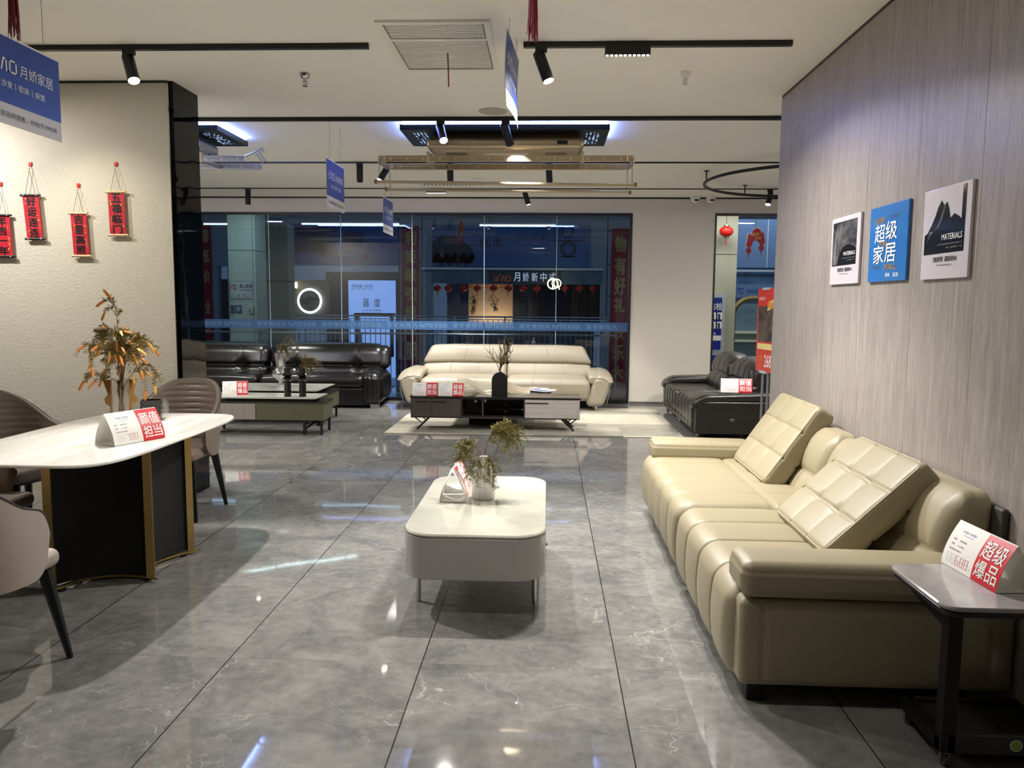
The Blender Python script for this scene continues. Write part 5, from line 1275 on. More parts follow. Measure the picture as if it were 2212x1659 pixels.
# ================================================================== DINING CHAIRS
def make_chair(label, loc, rz, ridged=True, m=None):
    """faces local +y ; wrap around shell back, ribbed inside"""
    t = thing('dining_chair', label, 'chair', loc, rz, 'taupe leather dining chairs'); m = m or M_TAUPE
    def sd(p, n):
        q = p.copy(); r2 = (p.x / .25) ** 2 + (p.y / .23) ** 2
        q.z += .008 * (1 - min(1, r2)) if n.z > .3 else 0
        k = 1 - .10 * max(0, -p.y / .23); q.x *= k; return q
    part('seat', soft(.48, .46, .075, .034, 5, (10, 10, 1), sd, T(0, 0, .437)), m, t, angle=180)
    part('seat_pan', soft(.42, .40, .02, .009, 2, M=T(0, 0, .392)), M_BLK, t)
    BA = .66
    def plan(tt):
        b = abs(tt)
        if b < BA: a = b / BA * PI / 2; x, y = .262 * math.sin(a) ** .85, -.235 * math.cos(a) ** .9
        else: q = (b - BA) / (1 - BA); x, y = .262 - .012 * q * q, .11 * q
        return math.copysign(x, tt), y
    def top(tt):
        b = abs(tt)
        if b < BA: return .70 + .21 * (1 - (b / BA) ** 2.2) ** 1.2
        q = max(0, (b - BA) / (1 - BA) - .45) / .55; return .60 + .10 * math.sqrt(max(0, 1 - q ** 2.4)) - .05 * max(0, (b - BA) / (1 - BA))
    def bot(tt):
        b = abs(tt); q = max(0, (b - BA) / (1 - BA)); return .41 + .17 * (1 - math.sqrt(max(0, 1 - q ** 2.2)))
    def shell(off, rib):
        def f(u, v):
            tt = 2 * u - 1; x, y = plan(tt); zt = top(tt); z0 = bot(tt); z = z0 + (zt - z0) * v
            lean = .10 * max(0, v) * (1 - tt * tt) * (zt - z0) / .5
            n_ = Vector((-x, -y + .02, 0)).normalized() if (x or y) else Vector((0, 1, 0))
            d = off
            if rib and abs(tt) < .62 and .08 < v < .93: d += -.006 * math.exp(-((((z - .42) % .042) - .021) / .005) ** 2) * min(1, (.62 - abs(tt)) * 12)
            bulge = .012 * math.sin(PI * min(1, max(0, v)))
            return Vector((x, y - lean, z)) + n_ * (d + (bulge if rib else -bulge * .5))
        return f
    fi, fo = shell(.014, ridged), shell(-.016, False)
    nu, nv = 64, 60
    g = MB()
    vs = []; idx = lambda s_, i, j: s_ * (nu + 1) * (nv + 1) + i * (nv + 1) + j
    for fn in (fi, fo): vs += [fn(i / nu, j / nv) for i in range(nu + 1) for j in range(nv + 1)]
    inner = MB().add(vs[:(nu + 1) * (nv + 1)], [(idx(0, i, j), idx(0, i, j + 1), idx(0, i + 1, j + 1), idx(0, i + 1, j)) for i in range(nu) for j in range(nv)])
    fs = [(idx(1, i, j), idx(1, i + 1, j), idx(1, i + 1, j + 1), idx(1, i, j + 1)) for i in range(nu) for j in range(nv)]
    for i in range(nu): fs += [(idx(0, i, 0), idx(0, i + 1, 0), idx(1, i + 1, 0), idx(1, i, 0)), (idx(0, i, nv), idx(1, i, nv), idx(1, i + 1, nv), idx(0, i + 1, nv))]
    for j in range(nv): fs += [(idx(0, 0, j), idx(1, 0, j), idx(1, 0, j + 1), idx(0, 0, j + 1)), (idx(0, nu, j), idx(0, nu, j + 1), idx(1, nu, j + 1), idx(1, nu, j))]
    fs += inner.f; g.add(vs, fs); part('backrest', g, m, t, angle=50)
    edge = [(fi(i / nu, 1) + fo(i / nu, 1)) / 2 for i in range(nu + 1)]
    part('piping', MB().tube([fo(0, j / 6) for j in range(6)] + [fo(i / nu, 1) for i in range(nu + 1)] + [fo(1, 1 - j / 6) for j in range(1, 6)], .004, 6), mat('dark piping', '#3a342f', .5), t)
    for sx in (-1, 1):
        for sy in (-1, 1):
            a, b = Vector((sx * .195, sy * .175, .395)), Vector((sx * .245, sy * .235, 0.003)); L_ = [] 
            for k in range(7):
                u = k / 6; p = a.lerp(b, u);  r = .025 * (1 - .55 * u)
                L_.append([p + Vector((r * 1.15 * math.cos(q * PI / 3 + .5), r * math.sin(q * PI / 3 + .5), 0)) for q in range(6)])
            part('leg', MB().stack(L_), M_GUN, t, angle=35)
    return t
make_chair('pale taupe dining chair at the end of the table closest to the camera', (-2.19, 2.76, 0), 0.0, m=M_TAUPE2)
make_chair('pale taupe dining chair mostly hidden under the left side of the tabletop', (-2.86, 3.62, 0), -PI / 2 + .1, m=M_TAUPE2)
make_chair('taupe ribbed dining chair by the scroll wall, its back cut off by the left edge', (-3.20, 4.55, 0), -PI / 2 - .25)
make_chair('taupe ribbed dining chair at the far end of the table beside the black pillar', (-2.555, 5.20, 0), PI - .02)
# ================================================================== RUG
def rug_mat():
    m, nt, b = newmat('patchwork rug'); N = nt.nodes.new; L = nt.links.new
    tc = N('ShaderNodeTexCoord'); mp = N('ShaderNodeMapping'); mp.inputs['Scale'].default_value = (.95, 2.2, 1); L(tc.outputs['Object'], mp.inputs[0])
    br = N('ShaderNodeTexBrick'); br.offset = .37; br.inputs['Scale'].default_value = 1.0; br.inputs['Mortar Size'].default_value = 0.0; br.inputs['Brick Width'].default_value = .95; br.inputs['Row Height'].default_value = .62
    br.inputs['Color1'].default_value = (*lin('#c9c2ae'), 1); br.inputs['Color2'].default_value = (*lin('#3f3d3a'), 1); L(mp.outputs[0], br.inputs['Vector'])
    mp2 = N('ShaderNodeMapping'); mp2.inputs['Scale'].default_value = (1.2, 9, 1); L(tc.outputs['Object'], mp2.inputs[0])
    n = N('ShaderNodeTexNoise'); n.inputs['Scale'].default_value = 3; n.inputs['Detail'].default_value = 6; L(mp2.outputs[0], n.inputs['Vector'])
    cr = N('ShaderNodeValToRGB'); e = cr.color_ramp.elements; e[0].position = .35; e[0].color = (*lin('#8d887c'), 1); e[1].position = .62; e[1].color = (*lin('#d8d2c0'), 1); L(n.outputs['Fac'], cr.inputs[0])
    mx = N('ShaderNodeMix'); mx.data_type = 'RGBA'; mx.inputs['Factor'].default_value = .33; L(br.outputs['Color'], mx.inputs['A']); L(cr.outputs[0], mx.inputs['B']); L(mx.outputs['Result'], b.inputs['Base Color'])
    b.inputs['Roughness'].default_value = .95
    return m
tag(part('rug', soft(3.34, 2.36, .012, .005, 2), rug_mat(), loc=(-.15, 9.76, .0062)), 'large grey and cream patchwork rug under the ivory sofa and television cabinet', 'rug')
RZ = .0125
# ================================================================== IVORY SOFA AT THE BACK
t = thing('ivory_sofa', 'ivory leather two seat sofa with rounded flared arms in front of the glass wall', 'sofa', (-.58, 11.0, 0))
def seatm(x0, x1):
    sx, sy, sz = x1 - x0, .78, .30
    def disp(p, n):
        q = p.copy(); e = (groove(p.x - sx / 6, .006) + groove(p.x + sx / 6, .006)) * .005 if (n.z > .3 or n.y < -.3) else 0
        if n.z > .3: q.z += .022 * (1 - (2 * p.x / sx) ** 4) * (1 - (2 * p.y / sy) ** 4)
        q -= n * e
        if p.z < 0: q.y += .05 * (-p.z / (sz / 2)) if p.y < 0 else 0
        return q
    return soft(sx, sy, sz, .075, 6, (150, 14, 6), disp, T((x0 + x1) / 2, -.05, .285))
part('seat', seatm(-1.17, -.002), M_CREAM2, t, angle=180); part('seat', seatm(.002, 1.17), M_CREAM2, t, angle=180)
def backm(x0, x1, side, low):
    sx = x1 - x0; sz = .23 if low else .255; zc = .50 if low else .738
    def disp(p, n):
        q = p.copy(); zz = p.z / sz + .5
        e = ((groove(p.x - sx / 6, .006) + groove(p.x + sx / 6, .006)) if low else groove(p.x, .006)) * .006 * (1 if n.y < -.2 else 0)
        q -= n * e; s_ = p.x / sx + .5; o_ = (s_ if side > 0 else 1 - s_)
        tp = max(0, zz) * (.15 if not low else .03) * max(0, o_ - .15); q.x -= side * tp
        q.y += zz * .07 + (0 if low else .07); q.z -= (.012 * max(0, o_ - .7) / .3 if not low else .02 * max(0, o_ - .7) / .3)
        if n.y < -.1: q.y -= .02 * math.sin(PI * max(0, min(1, zz)))
        return q
    return soft(sx, .2, sz, .05, 6, (150, 3, 8), disp, T((x0 + x1) / 2, .26, zc))
for s_, a, b in ((-1, -1.23, -.004), (1, .004, 1.23)):
    part('lower_back_cushion', backm(a, b, s_, True), M_CREAM2, t, angle=180)
    part('headrest', backm(a * 1.0, b * 1.0, s_, False), M_CREAM2, t, angle=180)
    def armf(p, n, s_=s_):
        q = p.copy(); z = p.z + .24; o_ = min(1, max(0, z / .48))
        q.x += s_ * (.07 * math.sin(PI * .5 * o_) + (.03 if n.z > .2 else 0)); q.x += -s_ * .04 * (1 - o_)
        q.z -= .04 * max(0, s_ * p.x / .13 + .2) * min(1, max(0, (z - .1) / .35)); q.z -= .06 * max(0, -p.y / .4) ** 2 * min(1, max(0, (z - .1) / .35))
        return q
    part('arm', soft(.25, .86, .48, .075, 6, (3, 14, 8), armf, T(s_ * 1.265, -.02, .315)), M_CREAM2, t, angle=180)
    # rolled top pad of the arm
    pd = soft(.26, .80, .11, .05, 5, (4, 12, 1), lambda p, n, s_=s_: Vector((p.x, p.y, p.z - .07 * (s_ * p.x / .13 > 0) * abs(p.x / .13) ** 1.5 - .07 * max(0, -p.y / .4) ** 2)), T(s_ * 1.27, -.02, .495))
    part('arm_pad', pd, M_CREAM2, t, angle=180)
    part('arm_piping', MB().tube([(s_ * 1.15, -.435, .455), (s_ * 1.22, -.45, .47), (s_ * 1.33, -.452, .46), (s_ * 1.42, -.44, .41), (s_ * 1.43, -.44, .3), (s_ * 1.39, -.44, .12)], .006, 6), mat('grey piping', '#6e665c', .5), t)
    for yy in (-.36, .3): part('leg', MB().tube([(s_ * 1.25, yy, .0135), (s_ * 1.25, yy, .1)], [.014, .02], 12), M_CHR, t)
part('back_panel', soft(2.3, .06, .62, .025, 3, M=T(0, .43, .45)), M_DLEA, t)
# ================================================================== BLACK COFFEE TABLE ON THE RUG
t = thing('coffee_table', 'dark coffee table on the rug, behind the television cabinet, with magazines and a draped swatch', 'table', (-.56, 9.58, 0))
part('tabletop', slab(rrect(-.62, .62, -.33, .33, .04), .385, .40, .004), mat('dark grey glass', '#3a3b3c', .1), t)
part('apron', MB().bb(-.58, .58, -.3, .3, .30, .384), mat('dark oak apron', '#3b3531', .5), t, smooth=False)
part('pedestal', MB().bb(-.37, .10, -.33, .25, RZ + .0005, .299), M_BLKM, t, smooth=False)
part('drawer_front', MB().bb(.3, .56, -.305, -.3, .32, .375), M_TAUPE2, t, smooth=False)
def cloth(u, v):
    x = -.42 + u * .54; y = -.40 + v * .56
    z = .405 + .10 * (math.sin(u * 7 + 1.0) * .5 + .5) * (1 - .5 * v) * math.sin(PI * min(1, .1 + u)) + .08 * v * (1 - u) ** .5
    if y < -.34: z -= .05 * ((-.34 - y) / .06) * (.6 + .5 * math.sin(u * 11 + 2))
    return (x - .12 * v, y, z)
tag(part('leather_swatch', MB().sheet(cloth, 40, 24, .004), mat('olive cream leather swatch', '#a39c84', .35), loc=(-.60, 9.61, .012)), 'wavy olive cream leather swatch draped over the left of the dark coffee table', 'swatch')
def cloth2(u, v):
    x = -.15 + .27 * u; y = -.40 + .46 * v; z = .408 + .10 * (1 - u) ** 2 * math.sin(PI * (.2 + .6 * v)); 
    if y < -.34: z -= .06 * (-.34 - y) / .06
    return (x, y, z)
tag(part('leather_swatch', MB().sheet(cloth2, 24, 24, .004), mat('beige leather swatch', '#b9ad93', .4), loc=(-.32, 9.605, .012)), 'plain beige leather swatch sloping down right of the arched black vase', 'swatch')
def magazine(label, loc, rz, w, h, cols, th=.008):
    t = thing('magazine', label, 'magazine', loc, rz); part('pages', soft(w, h, th, .002, 1, M=T(0, 0, th / 2)), M_PAPER, t)
    g = MB(); mf = plane((-w / 2, -h / 2, th + .0006), (1, 0, 0), (0, 1, 0)); rect(g, mf, .004, .004, w - .004, h - .004); cv = letters('cover', g, mat('cover ' + cols[0], cols[0], .3), t)
    g = MB(); mf = plane((-w / 2, -h / 2, th + .0012), (1, 0, 0), (0, 1, 0)); rect(g, mf, .02, .02, w * .5, h * .6); rect(g, mf, w * .3, h * .7, w - .02, h - .02); letters('cover_picture', g, mat('cover ' + cols[1], cols[1], .3), t)
magazine('open blue and white magazine lying on the dark coffee table', (-.07, 9.47, .4105), .9, .21, .30, ('#e4e6e8', '#2c53b0'))
magazine('yellowish magazine partly under the blue one on the dark coffee table', (-.04, 9.58, .4012), -.5, .22, .30, ('#d9d2a4', '#9c9a8c'))
magazine('dark red edged magazine at the right rear of the dark coffee table', (-.12, 9.80, .4012), .1, .26, .14, ('#5b2d2b', '#e8e6e0'), .012)
# ================================================================== TELEVISION CABINET
t = thing('television_cabinet', 'long low dark television cabinet with open shelf and light right door on angled legs', 'cabinet', (-.59, 9.0, 0))
M_DW = mat('dark brown grey front', '#4a4340', .4); M_LW = mat('brushed pale front', '#c0b8b2', .3, .15, var=(9, '#b0a8a2', (.3, 1, 8))); M_CAR = mat('cabinet carcass', '#39332f', .45)
X0, X1, YF = -.965, .965, -.2; z0, z1 = .155, .385
part('top_panel', slab(rrect(X0 - .012, X1 + .012, YF - .012, .21, .01, 2), .388, .405, .003), mat('black glass top', '#1d1d1e', .08), t)
xa, xb, xc, xd = -.385, -.14, .335, .0
g = MB().bb(X0, X1, YF + .004, .2, z0, z0 + .014).bb(X0, X1, YF + .004, .2, z1 - .01, z1 + .002).bb(X0, X0 + .014, YF + .004, .2, z0 + .014, z1 - .01).bb(X1 - .014, X1, YF + .004, .2, z0 + .014, z1 - .01).bb(X0 + .014, X1 - .014, .188, .2, z0 + .014, z1 - .01)
for x in (xa, xb, xc): g.bb(x - .008, x + .008, YF + .002, .188, z0 + .014, z1 - .01)
part('carcass', g, M_CAR, t, smooth=False)
for a, b, m_ in ((X0 + .015, -.725, M_DW), (-.721, xa - .009, M_DW), (xc + .009, X1 - .03, M_LW)):
    d = part('door', MB().bb(a, b, YF - .014, YF + .002, z0 + .016, z1 - .006), m_, t, smooth=False)
    w = min(.16, (b - a) * .75) if m_ is M_DW else .26; a0 = (a + .045 if a < -.9 else a + .004) if m_ is M_DW else a + .005
    part('handle', MB().bb(a0, a0 + w, YF - .022, YF - .0145, z1 - .048, z1 - .038), M_TRIM, d, smooth=False)
part('corner_strip', MB().bb(X1 - .028, X1 - .004, YF - .012, YF + .002, z0 + .005, z1 - .004), M_LW, t, smooth=False)
part('glass_shelf', MB().bb(xb + .009, xc - .009, YF + .02, .18, .268, .272), M_GLASS2, t, smooth=False)
M90 = Matrix.Rotation(PI / 2, 4, 'X')
for x, z, r in ((-.255, .305, .022), (.10, .255, .024), (.10, .18, .02)):
    g = MB(); q = MB().lathe([(r, 0), (r, .004), (r * .75, .006), (r * .72, .003), (0, .003)], n=24); g.v = [M90 @ v + Vector((x, .187, z)) for v in q.v]; g.f = q.f
    part('cable_grommet', g, M_CHR, t)
g = MB(); part('hinge', g.bb(xb + .02, xb + .04, YF + .02, YF + .04, z1 - .045, z1 - .015).bb(xc - .03, xc - .012, YF + .02, YF + .04, .262, .27), M_CHR, t, smooth=False)
def vleg(sx, yy):
    x = sx * .80; zb = RZ + .007
    g = MB().tube([(x + sx * .02 - sx * .06, yy, z0), (x + sx * .10, yy, zb)], .012, 8).tube([(x + sx * .13, yy, z0), (x + sx * .035, yy, zb + .06)], .007, 6)
    part('leg', g, M_GUN, t)
for sx in (-1, 1):
    for yy in (-.14, .13): vleg(sx, yy)
price_card('price card 颜值担当 3289 at the end of the long dark television cabinet', (-1.395, 8.86, .4055), .0, .285, .148, .08, '颜值担当', '8', '3289')
price_card('price card 超级爆品 1988 on the long dark television cabinet', (-1.095, 8.86, .4055), -.02, .285, .148, .08, '超级爆品', '8', '1988')
t = thing('arched_vase', 'flat black arched vase on the television cabinet', 'vase', (-.545, 8.93, .4055))
pts = [(-.09, 0), (.09, 0), (.09, .18)] + [(.09 * math.cos(a), .18 + .09 * math.sin(a)) for a in [PI * k / 16 for k in range(1, 16)]] + [(-.09, .18)]
part('body', MB().prism(pts, -.03, .03, M90), mat('black ceramic', '#0e100f', .35), t, angle=40)
part('mouth', MB().lathe([(.018, .262), (.022, .275), (.018, .278)], (0.005, 0, 0), 14), MATS['black ceramic'], t)
R.seed(5); stm = []
for k in range(9):
    a = R.uniform(-1, 1); h_ = R.uniform(.25, .44); stm.append([(0, 0, 0), (.02 * a, 0, .1), (.09 * a, .03 * R.uniform(-1, 1), h_ * .6), (.14 * a + R.uniform(-.03, .03), .05 * R.uniform(-1, 1), h_)])
fol_stems('twig_branches', 0, stm, 6, mat('dark twig', '#2c2119', .7), mat('twig buds', '#9a8c58', .6), (-.545, 8.93, .67), 'thin upright budding twigs in the arched black vase', leaf=(.013, .0040), dens=70, subl=.10, droop=-.4, sr=.0038, sub=7)

# ================================================================== LEFT BLACK SOFA
t = thing('black_sofa', 'long black leather sofa with pinched back cushions beside the black pillar', 'sofa', (-4.02, 11.02, 0), .045)
hw = 1.72
def bigback(x0, x1):
    sx, sy, sz = x1 - x0, .30, .50; c4 = [(-.25 * sx), (.0), (.25 * sx)]
    def disp(p, n):
        q = p.copy(); zz = p.z / sz + .5
        fr_ = 1 if n.y < .1 else .3
        mid = groove(p.z + .045, .028) * .055 * fr_
        pin = sum(math.exp(-(((p.x - c) ** 2) / .004 + ((p.z + .045) ** 2) / .006)) for c in (-.27 * sx, .27 * sx)) * .06 * fr_
        wr = sum(math.exp(-((p.x - c) ** 2) / .016) * math.sin((p.x - c) * 150 + 3 * p.z) for c in (-.27 * sx, .27 * sx)) * .010 * math.exp(-((p.z + .10) / .09) ** 2) * fr_
        e = (groove(p.x + .27 * sx, .008) * (.006 if zz > .4 else 0) + groove(p.x - .27 * sx, .008) * (.006 if zz > .4 else 0)) * fr_
        q -= n * (mid + pin + e - wr - .03 * (1 - abs(p.x / sx * 2) ** 3) * fr_)
        q.y += zz * .14
        return q
    return soft(sx, sy, sz, .13, 7, (60, 3, 26), disp, T((x0 + x1) / 2, .13, .60))
part('back_cushion', bigback(-hw + .1, -.005), M_DLEA2, t, angle=180); part('back_cushion', bigback(.005, hw - .05), M_DLEA2, t, angle=180)
def seatb(x0, x1):
    sx = x1 - x0
    return soft(sx, .66, .17, .075, 6, (24, 12, 2), lambda p, n: p + Vector((0, 0, (.02 * (1 - (2 * p.x / sx) ** 4) - groove(p.x, .008) * .006) if n.z > .3 else 0)), T((x0 + x1) / 2, -.13, .36))
part('seat_cushion', seatb(-hw + .22, -.003), M_DLEA2, t, angle=180); part('seat_cushion', seatb(.003, hw - .25), M_DLEA2, t, angle=180)
part('base', soft(2 * hw - .4, .84, .25, .03, 3, M=T(0, -.01, .155)), M_DLEA2, t)
for s_ in (-1, 1):
    def arb(p, n, s_=s_):
        q = p.copy(); z = p.z / .5 + .5
        q.z += .0 if n.z < .3 else -.03 * (p.y / .46) ** 2; q.x += s_ * .03 * math.sin(PI * z); q.y += .03 * (1 - z) if p.y > 0 else 0
        e = groove(p.x + s_ * .0, .008) * .005 if n.y < -.5 else 0
        return q - n * e
    part('arm', soft(.30, .92, .50, .13, 7, (4, 12, 6), arb, T(s_ * (hw - .17), -.03, .275)), M_DLEA2, t, angle=180)
    g = [Vector((s_ * (hw - .17) + x, -.497, z)) for x, z in ((-.12, .05), (-.125, .3), (-.09, .45), (0, .49), (.09, .45), (.13, .3), (.12, .05))]
    part('arm_piping', MB().tube(g, .006, 6), M_TRIM, t)
    part('foot', MB().bb(s_ * (hw - .1) - .06, s_ * (hw - .1) + .06, -.46, -.40, .001, .06), M_CHR, t, smooth=False)
    g = soft(.30, .22, .34, .10, 5, (3, 3, 5), lambda p, n: Vector((p.x, p.y + (p.z / .34 + .5) * .1, p.z)), T(s_ * (hw - .02) - s_ * .1, .16, .67))
    part('wing_cushion', g, M_DLEA2, t, angle=180)
# ================================================================== WHITE TOPPED TABLES AT THE LEFT
M_OL = mat('olive grey side', '#55533f', .5); M_TG = mat('pale taupe gloss', '#8f867c', .3); M_WM = mat('white green marble', '#a9aca3', .12, var=(4, '#c3c5bb'))
def lowboard(name, label, cat, loc, rz, L_, D_, zt, split, topL, lift=False):
    """right end at local x=0, extends to -x"""
    t = thing(name, label, cat, loc, rz)
    b0, b1 = .165, zt - .065
    part('body', MB().bb(-L_, 0, -D_ / 2, D_ / 2, b0, b1), M_OL, t, smooth=False)
    part('lower_top', MB().bb(-L_ - .01, .012, -D_ / 2 - .01, D_ / 2 + .01, b1 + .0005, b1 + .014), mat('dark lacquer plate', '#24231f', .2), t, smooth=False)
    dr = part('drawer_front', MB().bb(-L_ + .02, -L_ * split, -D_ / 2 - .012, -D_ / 2 - .0005, b0 + .005, b1 - .01), M_TG, t, smooth=False)
    gg = MB()
    for k in range(1, 4): x = -L_ + .02 + (L_ - L_ * split) * k / 4; gg.bb(x - .001, x + .001, -D_ / 2 - .0127, -D_ / 2 - .0121, b0 + .006, b1 - .012)
    part('front_groove', gg, M_CAR, dr, smooth=False)
    part('riser', MB().bb(-topL - .0, -.14, -D_ / 2 + .03, D_ / 2 - .03, b1 + .0145, zt - .0185), M_BLKM, t, smooth=False)
    part('marble_top', MB().stack([[Vector((x, y, z)) for x, y in rrect(-topL - .2, -.055 + q, -D_ / 2 - .015, D_ / 2 + .015, .006, 2)] for q, z in ((-.03, zt - .018), (0, zt - .008), (0, zt))]), M_WM, t, smooth=False)
    for x in (-.03, -L_ + .05):
        for yy in (-D_ / 2 + .025, D_ / 2 - .025): part('leg', MB().bb(x - .012, x + .012, yy - .012, yy + .012, .001, b0 + .05), M_BLK, t, smooth=False)
    for yy in (-D_ / 2 + .025,): part('leg', MB().bb(-.235, -.205, yy - .01, yy + .02, .001, b0), M_BLK, t, smooth=False)
    part('brace', MB().tube([(-.22, -D_ / 2 + .03, .06), (-.16, D_ / 2 - .05, .12)], .012, 6).box((-.13, D_ / 2 - .06, .1), (.06, .05, .09)), M_BLK, t)
    return t
lowboard('television_cabinet', 'low white topped television cabinet with olive and taupe fronts carrying two black vases', 'cabinet', (-2.455, 8.6, 0), .02, 1.30, .38, .42, .58, 1.1)
lowboard('coffee_table', 'white topped coffee table standing between the left black sofa and the low cabinet', 'table', (-2.66, 9.50, 0), .02, 1.25, .70, .42, .5, 1.0)
price_card('price card 超级爆品 half hidden behind the far dining chair', (-3.50, 8.58, .421), .35, .27, .148, .09, '超级爆品', '88', '1280')
def dark_vase(label, loc, r):
    t = thing('glass_vase', label, 'vase', loc, 0, 'dark waisted vases'); m = mat('black smoked glass', '#08090a', .06, coat=.5)
    part('body', MB().lathe([(r, 0), (r, .005), (r * .97, .155), (r * .75, .165), (r * 1.45, .195), (r * 1.5, .203), (r * .8, .218), (r * 1.5, .235), (r * 1.52, .243), (r * .95, .262), (r * .88, .30), (r * .95, .315), (r * .85, .315), (r * .8, .27)], n=32), m, t, angle=30)
    part('glass_base', MB().lathe([(r * 1.02, 0), (r * 1.03, .012), (r * 1.01, .0125)], n=28), M_GLASS2, t)
    return t
dark_vase('black waisted glass vase on the low cabinet, the empty left one of two', (-2.865, 8.47, .421), .038)
dark_vase('black waisted glass vase on the low cabinet, the right one holding dry sprigs', (-2.70, 8.48, .421), .038)
R.seed(31); stm = []
for k in range(9):
    a = R.uniform(.1, 1.0); stm.append([(0, 0, 0), (0, 0, .06), (.08 * a, .03 * R.uniform(-1, 1), .13 + .04 * a), (.2 * a, .05 * R.uniform(-1, 1), .15), (.26 * a, .05 * R.uniform(-1, 1), .10 - .10 * a)])
for k in range(4): stm.append([(0, 0, 0), (.03, -.02, .05), (.10, -.03, .06), (.12, -.04, -.02)])
stm.append([(0, 0, 0), (0, 0, .12), (-.02, 0, .22), (-.08, 0, .30), (-.17, 0, .40)])
fol_stems('dry_sprigs', 0, stm, 14, M_ST, M_LF2, (-2.70, 8.48, .421 + .30), 'dry brown green sprigs spreading from the right black vase', leaf=(.024, .0026), dens=110, subl=.08)
t = thing('silver_vase', 'tall silver vase with flared square top and round belly on the white topped coffee table', 'vase', (-3.28, 9.45, .421))
part('body', MB().lathe([(.035, 0), (.04, .01), (.038, .045), (.03, .07), (.06, .10), (.098, .135), (.11, .165), (.10, .20), (.065, .235), (.052, .25)], n=40), M_CHR, t)
part('flared_neck', MB().lathe([(.045, .25), (.055, .252), (.078, .42), (.074, .42), (.05, .26)], n=8), M_CHR, t, angle=20)
R.seed(41); stm = []
for k in range(7):
    a = R.uniform(-.5, 1.0); stm.append([(0, 0, 0), (.0, 0, .06), (.04 * a, .02, .14), (.12 * a, .03, .12), (.17 * a, .03, -.03)])
fol_stems('drooping_sprigs', 0, stm, 15, M_ST, M_LF2, (-3.28, 9.45, .421 + .41), 'drooping brown green sprigs in the tall silver vase', leaf=(.022, .0028), dens=120, subl=.06)

# ================================================================== CHARCOAL SOFA AT THE RIGHT
t = thing('charcoal_sofa', 'charcoal leather sofa with high tufted backs behind the end of the veneer wall', 'sofa', (2.15, 9.76, 0))
def cs(x, y, z=0): return (x - 2.15, y - 9.76, z)
def seatc(y0, y1):
    x0, x1, z0, z1 = 1.61, 2.35, .06, .405; sx, sy, sz = x1 - x0, y1 - y0, z1 - z0
    def disp(p, n):
        cell = sy / 5; e = sum(groove(p.y + sy / 2 - cell * k, .010) for k in range(1, 5)) * (.010 if n.x < -.3 else .003 if n.z > .3 else 0)
        if n.x < -.5: e += groove(p.z + .06, .01) * .012
        if n.z > .5: e += groove(p.x - .05, .012) * .012
        u = ((p.y + sy / 2) % cell) / cell; puff = .008 * math.sin(PI * u) ** .5 if n.x < -.3 else 0
        return p - n * (e - puff)
    return soft(sx, sy, sz, .06, 5, (16, 50, 10), disp, T(*cs((x0 + x1) / 2, (y0 + y1) / 2, (z0 + z1) / 2)))
part('seat', seatc(8.66, 9.755), M_DLEA, t, angle=180); part('seat', seatc(9.762, 10.86), M_DLEA, t, angle=180)
for a, b, ay in ((8.565, 8.68, 8.66), (10.84, 10.95, 10.86)):
    def sdp(p, n):
        e = (groove(p.x + .13, .008) + groove(p.z, .008)) * .006 if abs(n.y) > .5 else 0
        return p - n * (e + (.02 * math.exp(-((p.x + .13) ** 2 + p.z ** 2) / .0015) if abs(n.y) > .5 else 0))
    part('side_panel', soft(1.03, b - a, .37, .03, 4, (50, 2, 20), sdp, T(*cs(2.145, (a + b) / 2, .235))), M_DLEA, t, angle=180)
    def apd(p, n):
        q = p.copy(); q.z += .035 * (p.x / 1.0); q.z -= .05 * max(0, (-p.x - .38) / .12) ** 1.5; q.y += 0; return q
    part('arm_pad', soft(1.08, .27, .10, .045, 5, (24, 4, 1), apd, T(*cs(2.13, ay + (.03 if a < 9 else -.03), .455))), M_DLEA, t, angle=180)
def backc(y0, y1, s_):
    sy, sz = y1 - y0, .50
    def disp(p, n):
        zz = p.z / sz + .5; q = p.copy(); cell = sy / 4; 
        e = sum(groove(p.y + sy / 2 - cell * k, .010) for k in range(1, 4)) * .008 * (1 if n.x < .2 else 0)
        cr_ = groove(p.z + .01, .012) * .020 * (1 if n.x < -.1 else 0)
        q -= n * (e + cr_)
        q.x += zz * .16; q.z -= .10 * max(0, abs(2 * p.y / sy) - .45) ** 1.6 * max(0, zz) * 1.8
        if n.x < -.1: q.x -= .03 * abs(math.sin(PI * zz * 2)) ** .7
        return q
    return soft(.24, sy, sz, .09, 6, (3, 46, 22), disp, T(*cs(2.28, (y0 + y1) / 2, .61)))
part('back_cushion', backc(8.72, 9.755, 1), M_DLEA, t, angle=180); part('back_cushion', backc(9.762, 10.80, 1), M_DLEA, t, angle=180)
part('back_panel', soft(.08, 2.2, .55, .03, 3, M=T(*cs(2.62, 9.76, .36))), M_DLEA, t)
for x, y in ((1.68, 8.7), (1.66, 9.70), (1.66, 9.84), (1.68, 10.85), (2.6, 8.7), (2.6, 10.85)): part('leg', MB().tube([(x - 2.15, y - 9.76, .001), (x - 2.15, y - 9.76, .07)], .02, 12), M_CHR, t)
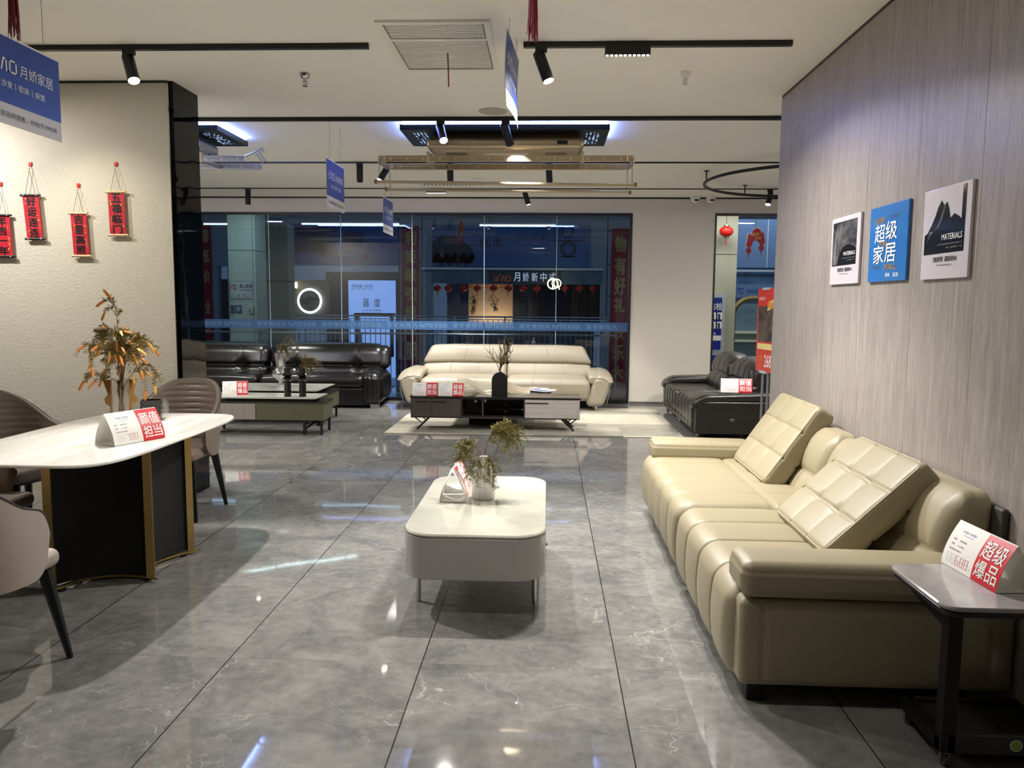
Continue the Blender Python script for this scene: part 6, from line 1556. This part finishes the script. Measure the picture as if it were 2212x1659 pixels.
price_card('price card 颜值担当 2680 on the near arm of the charcoal sofa', (2.085, 8.68, .508), -.04, .335, .15, .08, '颜值担当', '8', '2680')

# ================================================================== POSTER STAND
t = thing('poster_stand', 'red poster stand with 2680 price on double grey poles beside the veneer wall end', 'stand', (1.742, 6.31, 0), -1.42)
# local x across the poster (turned away from the camera), faces local -y
w, h_, zb = .36, .665, .935
part('poster_board', MB().bb(-w / 2, w / 2, -.006, .006, zb, zb + h_), mat('poster red board', '#c8372b', .3), t, smooth=False)
mf = plane((-w / 2, -.0065, zb), (1, 0, 0), (0, 0, 1)); f = lambda u, v: mf(u * w, v * h_)
g = MB(); rect(g, f, .06, .36, .84, .79); letters('picture', g, mat('dark photo print', '#2b2522', .3, var=(12, '#6b5a4c')), t)
f = lambda u, v, m_=plane((-w / 2, -.0075, zb), (1, 0, 0), (0, 0, 1)): m_(u * w, v * h_)
g = MB(); rect(g, f, .06, .27, .84, .34); letters('yellow_strip', g, mat('poster cream', '#e0cf86', .4), t); g = MB(); poly(g, f, [(.5, .73), (.88, .78), (.95, .88), (.6, .84)]); letters('yellow_tag', g, mat('poster cream', '#e0cf86', .4), t)
f = lambda u, v, m_=plane((-w / 2, -.0085, zb), (1, 0, 0), (0, 0, 1)): m_(u * w, v * h_)
g = MB(); put(g, f, '2680', .46, .06, .92, .21, bold=.02); put(g, f, '品质生活', .08, .86, .4, .90); letters('lettering', g, M_WTXT, t)
g = MB(); put(g, f, '仅售', .1, .12, .36, .2); put(g, f, '元', .2, .05, .34, .1); put(g, f, '超级爆款', .52, .76, .9, .84, bold=.03); letters('orange_lettering', g, mat('orange print2', '#e58a2c', .4), t)
g = MB()
part('clip', MB().bb(-.09, .03, -.012, .012, zb + h_ - .012, zb + h_ + .006).bb(-.09, .03, -.012, .012, zb - .012, zb + .008), M_SILV, t, smooth=False)
for sx in (-.075, .025): part('pole', MB().tube([(sx, .012, .012), (sx, .012, zb + .1)], .010, 12), M_ALU2, t)
part('base', soft(.34, .26, .012, .005, 2, M=T(-.02, 0, .0065)), M_SILV, t)
